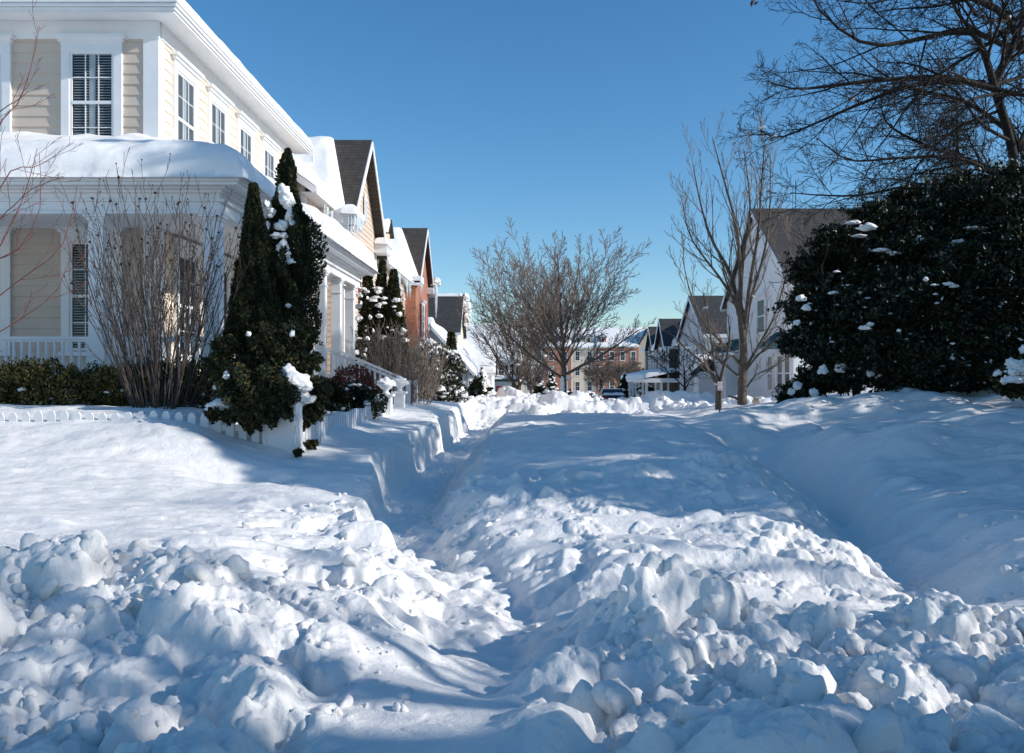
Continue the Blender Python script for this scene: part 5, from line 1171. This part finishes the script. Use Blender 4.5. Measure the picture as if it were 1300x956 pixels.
def ball_foliage(root, items, size, mats, seed, prob=None, name='foliage', asp=.55, up=.5, lum=.28, sd=.22):
    r = np.random.default_rng(seed); Cs = []; Ns = []
    for (cx, cy, cz, rx, ry, rz, n) in items:
        d = r.normal(0, 1, (n, 3)); d /= np.linalg.norm(d, axis=1, keepdims=True)
        lump = 1+lum*fbm((d[:, 0]*2.4+cx).astype(np.float32), (d[:, 2]*2.4+d[:, 1]*1.7+cy).astype(np.float32), 3, seed)
        k = (1-np.abs(r.normal(0, sd, n)))*lump
        Cs.append(np.array([cx, cy, cz])+d*k[:, None]*np.array([rx, ry, rz])); Ns.append(d*.7+np.array([0, 0, up]))
    return leaves(name, root, np.vstack(Cs), np.vstack(Ns), size, mats, seed, asp, prob)
def top_snow(root, items, n, seed, sz, frac=.5, name='snow_clump'):
    rng = random.Random(seed); it = []
    for _ in range(n):
        c = rng.choice(items); a = rng.uniform(0, 6.28); e = rng.uniform(-.1, 1.3)
        q = (c[0]+c[3]*math.cos(a)*math.cos(e)*.97, c[1]-abs(c[4]*math.sin(a)*math.cos(e))*.97, c[2]+c[5]*math.sin(e)*.95)
        s = sz*rng.uniform(.3, 1.5); it.append((*q, s*rng.uniform(.6, 1.2), s*rng.uniform(.6, 1), s*rng.uniform(.4, 1)))
    blobs(name, root, it, seed)
# clipped hedge before the porch
T = thing('hedge', 'low yellowish green boxwood hedge along the porch front', 'hedge', (-7.5, 12.4, 1.4))
it = []; rg = random.Random(3)
for i in range(30):
    x = -10.5+i*.2; it.append((x+7.5, rg.uniform(-.15, .15), .42+rg.uniform(-.06, .08), .24, .3, .34, 2100))
ball_foliage(T, it, .045, [M['hedge'], M['conifer']], 5, [.62, .38]); top_snow(T, [(a[0], a[1], a[2]-.1, .2, .3, .1) for a in it], 34, 3, .035)
# bare multi stem shrub
def stem_shrub(label, loc, n, h, spread, mt, seed, prm=None, r=.013, buds=False, name='bare_shrub', rmin=.0032):
    T = thing(name, label, 'shrub'); pr = prm or base_prm(seg=[10, 5, 4], wob=[.045, .08, .1], up=[.02, .09, .05], num=[1, 8, 2], t0=[0, .3, .3], ang=[0, 27, 27], len=[1, .32, .4], rr=[1, .6, .7], rmin=rmin, tap=.3)
    tr = Tree(seed, pr); rg = np.random.default_rng(seed)
    for i in range(n):
        a = rg.uniform(0, 6.28); k = rg.uniform(0, 1)**.7; tr.grow((math.cos(a)*.22*spread*k, math.sin(a)*.22*spread*k, -.2), (math.cos(a)*k*spread*.34, math.sin(a)*k*spread*.34, 1), h*rg.uniform(.72, 1.04)*(1.05-.12*k), r*rg.uniform(.6, 1.2), 0)
    V, F = tubes([a for a, b in tr.lv[0]], [b for a, b in tr.lv[0]], 5); np_mesh('stems', V, F, mt, T, True)
    Vs = []; Fs = []; off = 0
    for l in (1, 2, 3):
        if l in tr.lv: V, F = tubes([a for a, b in tr.lv[l]], [b for a, b in tr.lv[l]], 3); Vs.append(V); Fs.append(F+off); off += len(V)
    np_mesh('twigs', np.vstack(Vs), np.vstack(Fs), mt, T, True)
    if buds:
        it = [(*a[-1], .016, .016, .02) for a, b in tr.lv[0]]+[(*a[-1], .011, .011, .014) for a, b in tr.lv[1][::3]]; blobs('seed_heads', T, it, 3, M['barkdark'])
    T.location = loc; return T
x, y, z = P(203, 520, 11.6); stem_shrub('tall bare grey multi stemmed shrub with dried seed heads in front of the porch', (x, y, 1.45), 58, 3.3, 1.3, M['twiggray'], 12, buds=True)
# red twigs at the left edge
T = thing('red_twig_tree', 'thin red twigs of a young tree entering at the left edge', 'tree'); Yt = 8.0; bx, by, bz = P(-60, 600, Yt)
prm = base_prm(seg=[6, 8, 5, 4], num=[1, 0, 5, 3], t0=[0, .2, .25, .2], ang=[0, 30, 34, 30], len=[1, 1, .38, .4], up=[0, .04, .09, .05], wob=[.03, .05, .07, .07], rmin=.002, tap=.3, rr=[1, .5, .55, .6])
tr = Tree(61, prm); tr.limb(smooth(PX([(-60, 640), (-55, 480), (-40, 400), (-38, 330)]), 7), .03, 0, 1, .018)
for pl, dy in [([(-40, 420), (0, 375), (40, 345), (80, 310), (98, 235)], 0), ([(-40, 380), (0, 300), (20, 240), (30, 180)], .3), ([(-38, 340), (0, 285), (30, 262), (55, 245), (98, 232)], -.3), ([(-40, 240), (0, 150), (15, 130), (30, 80), (36, 25)], .2), ([(-50, 450), (0, 420), (30, 400), (70, 365), (90, 300)], .1), ([(-38, 330), (0, 220), (30, 205), (52, 185)], .4), ([(-38, 200), (0, 148), (30, 132), (48, 122)], -.2), ([(-40, 360), (0, 330), (30, 318), (60, 268), (62, 200)], -.2)]:
    tr.limb(smooth(PX(pl, dy), 9), .007, 1, None, .0025)
tr.limb(smooth(PX([(-38, 330), (-40, 200), (-45, 60)]), 7), .018, 0, 1, .008)
tr.build(T, M['twigred'], M['twigred']); T.location = (bx, by, bz)

# shrubs beside stairs and beyond
T = thing('broadleaf_shrub', 'dark broadleaf shrub with snow clumps below the porch stairs', 'shrub', (-3.6, 15.5, 1.2))
it = [(-.3, 0, .35, .55, .5, .42, 6000), (.35, .4, .3, .5, .5, .36, 5000), (.1, -.5, .05, .5, .3, .25, 2500)]; ball_foliage(T, it, .07, [M['holly'], M['hedge']], 6, [.9, .1]); top_snow(T, it, 26, 5, .06)
T = thing('barberry_shrub', 'reddish barberry shrub showing between the porch stair rails', 'shrub', (-4.0, 20.4, 1.4)); it = [(-.3, 0, .35, .7, .4, .45, 5000), (.5, .2, .0, .4, .3, .3, 1500)]; ball_foliage(T, it, .06, [M['barberry'], M['twigdark']], 7, [.4, .6])
T = thing('arborvitae_clump', 'three topped bronze green arborvitae with snow beside the gabled house', 'tree', (0, 0, 0))
x, y, z = P(484, 480, 25.8); h = P(484, 330, 25.8)[2]-1.2
for dx, hh, sd in ((-.42, h*.95, 2), (0, h, 3), (.4, h*.93, 4)): cone_foliage(T, hh, .42, 9000, .10, [M['coniferb'], M['conifer']], sd, .0, (0, 0), [.45, .55], .35, lambda t: np.clip(1-t*.97, .03, 1)**.8*1.15+.1, 'crown'); 
for ch in list(T.children):
    k = [c for c in T.children].index(ch)
for k, ch in enumerate(T.children): ch.location = ((-.42, 0, .4)[k], (0, .1, 0)[k], 0)
rg = random.Random(7); blobs('snow_clump', T, [(rg.uniform(-.75, .8), -.4+rg.random()*.2, rg.uniform(.8, h*.8), .09*rg.random()+.03, .08, .08*rg.random()+.03) for _ in range(48)], 8)
simple_trunk(T, h*.8, .08, M['bark']); T.location = (x, y, 1.2)
stem_shrub('pale brown bare shrub thicket left of the brick house', (*P(498, 500, 24)[:2], .95), 60, 2.6, 1.1, M['twig'], 15, r=.016, rmin=.006)
stem_shrub('bare brown shrub thicket right in front of the brick wall', (*P(528, 505, 27)[:2], .85), 55, 2.5, 1.3, M['twig'], 16, r=.016, rmin=.007)
stem_shrub('low bare shrub next to the gate posts', (*P(520, 505, 22.5)[:2], .9), 40, 1.5, 1.6, M['twig'], 17, r=.012, rmin=.005)
T = thing('snowy_shrub', 'tall broadleaf shrub plastered with snow in front of the garage', 'shrub', (*P(556, 500, 28.5)[:2], .7))
it = [(-.1, 0, .8, .95, .7, .8, 9000), (.1, 0, 1.6, .75, .6, .7, 8000), (-.3, .1, 2.1, .45, .45, .4, 3500), (.5, -.1, .6, .5, .5, .5, 4000)]
ball_foliage(T, it, .12, [M['holly'], M['magnolia'], M['roofsnow']], 9, [.55, .25, .2]); top_snow(T, it, 120, 6, .1)
T = thing('arborvitae', 'narrow yellow green arborvitae behind the snow plastered shrub', 'tree', (*P(573, 500, 30)[:2], .7)); cone_foliage(T, 2.9, .36, 9000, .1, [M['coniferb'], M['conifer']], 14, .0, (0, 0), [.7, .3], .3, lambda t: np.clip(1-t*.9, .05, 1)**.6); simple_trunk(T, 2.4, .05, M['bark'])
def snowy_conifer(label, loc, h, rad, seed, n=12000, size=.16, snow=60):
    T = thing('snowy_conifer', label, 'tree', (0, 0, 0), 'snow laden conifers')
    simple_trunk(T, h, .08, M['barkdark'])
    pf = lambda t: np.clip(1-t, .02, 1)*(.75+.25*np.cos(t*26))
    cone_foliage(T, h, rad, n, size, [M['conifer'], M['holly']], seed, 0, (0, 0), [.7, .3], .3, pf)
    rg = random.Random(seed); it = []
    for _ in range(snow):
        t = rg.random()**1.3; a = rg.uniform(0, 6.28); rr = rad*(1-t)*.85; it.append((rr*math.cos(a), rr*math.sin(a), t*h+.06, .3*rad*(1.1-t)*rg.uniform(.5, 1.3), .3*rad*(1.1-t), .09*rad+.03))
    blobs('snow_clump', T, it, seed); T.location = loc
snowy_conifer('snow laden conifer just right of the garage', (*P(612, 500, 58)[:2], -.1), 2.7, 1.25, 3, 14000, .15, 130)
snowy_conifer('snow dusted conifer behind the street lamp', (*P(684, 500, 110)[:2], -1.5), 4.2, 1.6, 4)
snowy_conifer('narrow snow dusted conifer in front of the orange brick townhouse', (*P(700, 500, 120)[:2], -1.6), 5, 1.3, 5)
snowy_conifer('dark conifer in front of the dark houses on the right', (*P(819, 500, 72)[:2], -.4), 2.6, 1.3, 6, snow=30)
snowy_conifer('dark conifer beside the porch of the farther dark house', (*P(806, 500, 84)[:2], -.8), 2.7, 1.1, 7, snow=25)
snowy_conifer('dark conifer right of the round trees at the park', (*P(793, 500, 95)[:2], -1.1), 3.6, 1.5, 8, snow=30)
T = thing('broadleaf_shrub', 'dark shrub beside the garage wall', 'shrub', (*P(604, 500, 57)[:2], .3)); it = [(0, 0, .8, .5, .4, .8, 3000)]; ball_foliage(T, it, .12, [M['holly'], M['conifer']], 9, [.5, .5])
for i, (px, py, Y, w) in enumerate([(722, 497, 125, 4), (745, 498, 125, 3), (692, 497, 118, 3)]):
    T = thing('snowy_hedge', ['snow covered clipped shrub right behind the central tree trunk', 'snow covered clipped shrub in front of the narrow cream townhouse', 'snow covered clipped shrub left of the central tree trunk'][i], 'shrub', (*P(px, py, Y)[:2], -1.4))
    it = [(k-w/2, 0, .3, .8, .6, .7, 700) for k in range(w)]; ball_foliage(T, it, .2, [M['holly'], M['conifer']], 20+i, [.5, .5]); top_snow(T, it, 20, i, .35)

# ------------------------------------------------------------------ great holly on the right bank
T = thing('holly_tree', 'huge dark holly with red berries and snow clumps on the right bank', 'tree', (8.5, 16.5, 1.6))
it = []
def HB(px, py, Y, r, n, sq=.85):
    q = P(px, py, Y); it.append((q[0]-8.5, q[1]-16.5, q[2]-1.6, r, r*.9, r*sq, n))
for a in [(1060, 345, 16.5, .75, 9000), (1100, 330, 16.8, .85, 11000), (1150, 330, 16.5, .95, 13000), (1210, 300, 16.8, 1.0, 13000), (1260, 290, 16.5, .95, 12000), (1310, 280, 16, 1.2, 12000), (1045, 395, 16.3, .65, 7000), (1035, 430, 16.2, .45, 4000), (1085, 410, 16, .9, 12000), (1150, 400, 15.8, 1.0, 14000), (1220, 380, 15.8, 1.05, 15000), (1290, 370, 15.5, 1.1, 15000),
          (1100, 455, 15.8, .6, 7000, .7), (1160, 455, 15.5, .7, 8000, .7), (1230, 445, 15.3, .75, 9000, .7), (1290, 440, 15, .8, 9000, .7), (1060, 445, 16, .5, 4000, .7), (1020, 440, 16.2, .28, 1400), (1180, 270, 17, .6, 4500), (1240, 255, 17, .55, 4000), (1130, 290, 17, .4, 2500), (1350, 330, 15.5, 1.5, 9000), (1350, 430, 15, 1.3, 8000),
          (1080, 470, 15.8, .5, 5000), (1130, 475, 15.5, .5, 5000, .8), (1185, 475, 15.3, .5, 5000, .8), (1235, 470, 15.1, .5, 5000), (1290, 470, 14.8, .6, 6000), (1345, 470, 14.8, .7, 6000), (1030, 350, 16.5, .3, 1500), (1055, 315, 16.5, .35, 1800), (1015, 400, 16.3, .25, 1100), (1150, 262, 17.2, .3, 900), (1215, 245, 17.2, .3, 800), (1290, 240, 17, .4, 1200), (1100, 278, 16.8, .3, 1200), (1025, 495, 16.6, .28, 2500), (1045, 480, 16.5, .36, 3000), (1000, 505, 17, .2, 1200)]: HB(*a)
rg = random.Random(23); it0 = list(it)
for _ in range(190):
    c = rg.choice(it0); a = rg.uniform(0, 6.28); e = rg.uniform(-.7, 1.4); r_ = rg.uniform(.1, .26); it.append((c[0]+c[3]*math.cos(a)*math.cos(e)*1.15, c[1]-abs(c[4]*math.sin(a)*math.cos(e)), c[2]+c[5]*math.sin(e)*1.15, r_*1.3, r_, r_*.6, int(2000*r_)))
ball_foliage(T, it, .085, [M['holly'], M['conifer'], M['roofsnow']], 10, [.82, .168, .012], 'crown', .5, .2, .55, .28)
rg = random.Random(17); bi = []
for _ in range(260):
    c = rg.choice(it); a = rg.uniform(0, 6.28); e = rg.uniform(-1, 1); bi.append((c[0]+c[3]*math.cos(a)*math.cos(e)*.98, c[1]-abs(c[4]*math.sin(a))*math.cos(e)*.98, c[2]+c[5]*math.sin(e), .014, .014, .014))
blobs('berries', T, bi, 3, M['berry'])
sp = []; rg2 = np.random.default_rng(44)
for _ in range(150):
    c = it0[rg2.integers(len(it0))]; d = rg2.normal(0, 1, 3); d[1] = -abs(d[1])*.5; d[2] = abs(d[2])*.8; d /= np.linalg.norm(d)
    p0 = np.array(c[:3])+d*np.array(c[3:6])*.85; L_ = rg2.uniform(.25, .6); q = [p0+d*L_*t_+np.array([0, 0, -.1*t_*t_]) for t_ in np.linspace(0, 1, 14)]
    sp += [a_+rg2.normal(0, .035, 3) for a_ in q for _k in range(3)]
leaves('sprays', T, np.array(sp), np.tile([0, -.2, .4], (len(sp), 1)), .085, [M['holly'], M['conifer']], 15, prob=[.85, .15])

simple = Tree(77, base_prm(num=[1, 9, 6], t0=[0, .1, .2], len=[1, .7, .5], ang=[0, 50, 40], seg=[6, 6, 5]))
for x0 in (-1.9, -.6, .7, 2): simple.grow((x0, -.6+rg.random()*.6, -.3), (rg.uniform(-.2, .2), 0, 1), 3, .09, 0)
simple.build(T, M['barkdark'], M['twigdark'])
sn = []
for px, py, w, hh in [(1083, 283, .18, .06), (1100, 290, .2, .12), (1120, 318, .2, .07), (1135, 322, .18, .06), (1168, 304, .1, .1), (1196, 325, .13, .12), (1208, 318, .12, .14), (1220, 308, .12, .08), (1175, 355, .05, .06), (1205, 361, .13, .06), (1212, 364, .1, .05), (1186, 362, .07, .03), (1274, 385, .08, .05), (1071, 418, .12, .06), (1098, 417, .12, .07), (1105, 412, .08, .06), (1141, 420, .05, .04), (1240, 290, .25, .05), (1255, 297, .2, .05), (1212, 308, .15, .06), (1190, 385, .05, .03),
                      (1105, 475, .1, .12), (1155, 482, .1, .12), (1195, 470, .08, .12), (1243, 476, .15, .1), (1266, 462, .08, .15), (1276, 445, .1, .13), (1090, 300, .2, .05), (1058, 372, .12, .05), (1062, 345, .08, .03), (1017, 380, .12, .1), (1024, 392, .1, .1), (1012, 410, .08, .08), (1067, 468, .12, .15), (1045, 470, .1, .14), (1012, 490, .1, .12), (1005, 498, .08, .1), (1033, 500, .1, .12), (1120, 478, .12, .12), (1135, 470, .1, .09), (1210, 455, .06, .1), (1225, 482, .08, .05), (1175, 478, .07, .05)]:
    Y = 15.0 if 1080 < px and 330 < py < 460 else (15.6 if py >= 460 else 16.0)
    if px < 1070: Y = 15.7
    q = P(px, py, Y-.15); sn.append((q[0]-8.5, q[1]-16.5, q[2]-1.6, w*.8, w*.5, hh*.75))
for _ in range(110):
    c = rg.choice(it0); a = rg.uniform(0, 6.28); e = rg.uniform(.0, 1.2); s = rg.uniform(.012, .04); sn.append((c[0]+c[3]*math.cos(a)*math.cos(e)*.98, c[1]-abs(c[4]*math.sin(a))*math.cos(e)*.98, c[2]+c[5]*math.sin(e), s*1.4, s, s*.6))
blobs('snow_clump', T, sn, 12)
T2 = thing('snowy_shrub', 'snow heaped shrub at the foot of the holly, right edge', 'shrub', (*P(1290, 480, 13.2)[:2], 1.75)); it2 = [(0, 0, .2, .35, .3, .3, 2500), (.4, .1, .35, .4, .3, .4, 3000)]; ball_foliage(T2, it2, .07, [M['holly'], M['hedge']], 12, [.8, .2]); top_snow(T2, it2, 45, 8, .09)

# pine rising behind the holly
T = thing('pine_tree', 'thin dark green pine seen through the overhanging branches behind the holly', 'tree', (0, 0, 0))
Yt = 21; bx, by, bz = P(1215, 480, Yt); rg = np.random.default_rng(4); pl = []; pr_ = []; C = []; Nn = []
tp = P(1215, 120, Yt)[2]-1.2
pl.append(np.array([(0, 0, t*tp) for t in np.linspace(0, 1, 8)])); pr_.append(np.linspace(.16, .02, 8))
for i in range(75):
    t = .22+.76*i/75; a = i*2.4; L = 2.0*(1-t)**.7+.25; L *= rg.uniform(.6, 1.15)
    q = [np.array([math.cos(a)*L*s, math.sin(a)*L*s, t*tp+L*(.12*s-.1*s*s)+rg.normal(0, .01)]) for s in np.linspace(0, 1, 5)]
    pl.append(np.array(q)); pr_.append(np.linspace(.03*(1.2-t), .006, 5)) if False else pr_.append(np.linspace(.03, .006, 5))
    for s in np.linspace(.3, 1, 9):
        base = np.array([math.cos(a)*L*s, math.sin(a)*L*s, t*tp+L*(.12*s-.1*s*s)]); m_ = 15; d = rg.normal(0, 1, (m_, 3)); C.append(base+d*.11); Nn.append(d+np.array([math.cos(a), math.sin(a), .5]))
V, F = tubes(pl[:1], pr_[:1], 8); np_mesh('trunk', V, F, M['barkdark'], T, True); V, F = tubes(pl[1:], pr_[1:], 4); np_mesh('limbs', V, F, M['barkdark'], T, True)
leaves('crown', T, np.vstack(C), np.vstack(Nn), .14, [M['pine']], 4, .09); T.location = (bx, by, 1.2)

# withered leaf hanging at the top of the view, off a thin branch of the big tree
lf = leaves('hanging_leaf', None, np.array([[0, 0, 0], [.02, 0, -.02], [-.015, .01, -.015]], float), np.array([[0.2, 0, -1.]]*3), .07, [M['leaf']], 2, .6); lf.location = P(957, 1, 7.0); tag(lf, 'withered brown leaf hanging at the very top edge of the view', 'leaf')

# ------------------------------------------------------------------ unseen trees added out of frame on the right to shade snow and porch
prmo = base_prm(seg=[7, 8, 6, 4, 3], num=[1, 12, 9, 7], t0=[0, .12, .1, .1], ang=[0, 45, 40, 36], len=[1, .6, .5, .45], rmin=.012)
to = Tree(71, prmo); srcT = None
for i, (x, y, z, s, rz, lb) in enumerate([(13.5, 8.2, 1.2, 1.0, 0, 'unseen bare tree placed for shade, nearest to the holly'), (8.8, 1.5, .9, .8, 2, 'unseen bare tree placed for shade, closest to the camera'), (10.4, -.2, .9, .95, 3.6, 'unseen bare tree placed for shade, nearest to the unseen house'), (11.8, .7, .9, 1.0, 5.2, 'unseen bare tree placed for shade, second from the unseen house'), (18, 5.5, 1.2, 1.2, 4, 'unseen bare tree placed for shade, farthest back from the street')]):
    T = thing('shadow_tree', lb, 'tree', (0, 0, 0), 'unseen bare trees placed for shade')
    if srcT is None: to.grow((0, 0, -.5), (0, 0, 1), 7, .22, 0); to.build(T, M['bark'], M['twig']); srcT = T
    else:
        for ch in srcT.children: c = ch.copy(); COL.objects.link(c); c.parent = T
    T.location = (x, y, z); T.scale = (s, s, s); T.rotation_euler.z = rz
for i, (x, y, h, r, lb) in enumerate([(9.6, 7.4, 6.4, 1.7, 'unseen broad evergreen added for shade, nearer one'), (11.2, 9.8, 7.6, 2.2, 'unseen broad evergreen added for shade, beside the holly')]):  # unseen evergreens put in to shade the bank and valley on the right
    T = thing('shadow_evergreen', lb, 'tree', (x, y, 1.2), 'unseen evergreens added for shade'); simple_trunk(T, h*.8, .12, M['barkdark']); cone_foliage(T, h, r, 14000, .15, [M['conifer'], M['holly']], 30+i, .2, (0, 0), [.6, .4], .35, lambda t: np.clip(1-t*.92, .05, 1)**.8)

T = thing('shadow_evergreen', 'very tall unseen evergreen added to shade the porch front', 'tree', (13.4, 10.3, 1.2), 'unseen evergreens added for shade'); simple_trunk(T, 13, .22, M['barkdark'])  # unseen tree added to throw shade on the porch front
cone_foliage(T, 14.4, 2.7, 17000, .26, [M['conifer'], M['holly']], 37, .6, (0, 0), [.6, .4], .4, lambda t: np.clip(1-t**3.2, .02, 1))
# ------------------------------------------------------------------ light, sky, camera
az = math.atan2(-.21, 1.0)     # sun stands to the right and slightly behind the camera
EL = R(25); sd = Vector((math.cos(EL)*math.cos(az), math.cos(EL)*math.sin(az), math.sin(EL)))
su = bpy.data.lights.new('sun', 'SUN'); su.energy = 4.7; su.angle = R(.53); su.color = (1.0, .965, .925)
so = bpy.data.objects.new('sun', su); COL.objects.link(so); so.rotation_euler = sd.to_track_quat('Z', 'Y').to_euler(); so.location = (20, -5, 20)
W = bpy.data.worlds.new('World'); SC.world = W; W.use_nodes = True; nt = W.node_tree
bg = nt.nodes['Background']; sk = nt.nodes.new('ShaderNodeTexSky'); sk.sky_type = 'NISHITA'; sk.sun_disc = False; sk.sun_elevation = EL
sk.sun_rotation = math.atan2(sd.x, sd.y); sk.altitude = 0; sk.air_density = 1.0; sk.dust_density = .2; sk.ozone_density = 3.5
hs = nt.nodes.new('ShaderNodeHueSaturation'); hs.inputs['Hue'].default_value = .496; hs.inputs['Saturation'].default_value = 1.22; nt.links.new(sk.outputs[0], hs.inputs['Color']); nt.links.new(hs.outputs[0], bg.inputs[0]); bg.inputs[1].default_value = .157
cam = bpy.data.cameras.new('camera'); co = bpy.data.objects.new('camera', cam); COL.objects.link(co)
co.location = (0, 0, EYE); co.rotation_euler = (R(90), 0, 0); cam.sensor_width = 36; cam.lens = 36*FPX/1300; cam.shift_x = -15/1300; cam.clip_end = 3000; cam.clip_start = .05
SC.camera = co
SC.render.engine = 'CYCLES'; SC.view_settings.view_transform = 'Standard'; SC.view_settings.look = 'None'; SC.view_settings.exposure = 0; SC.view_settings.gamma = 1
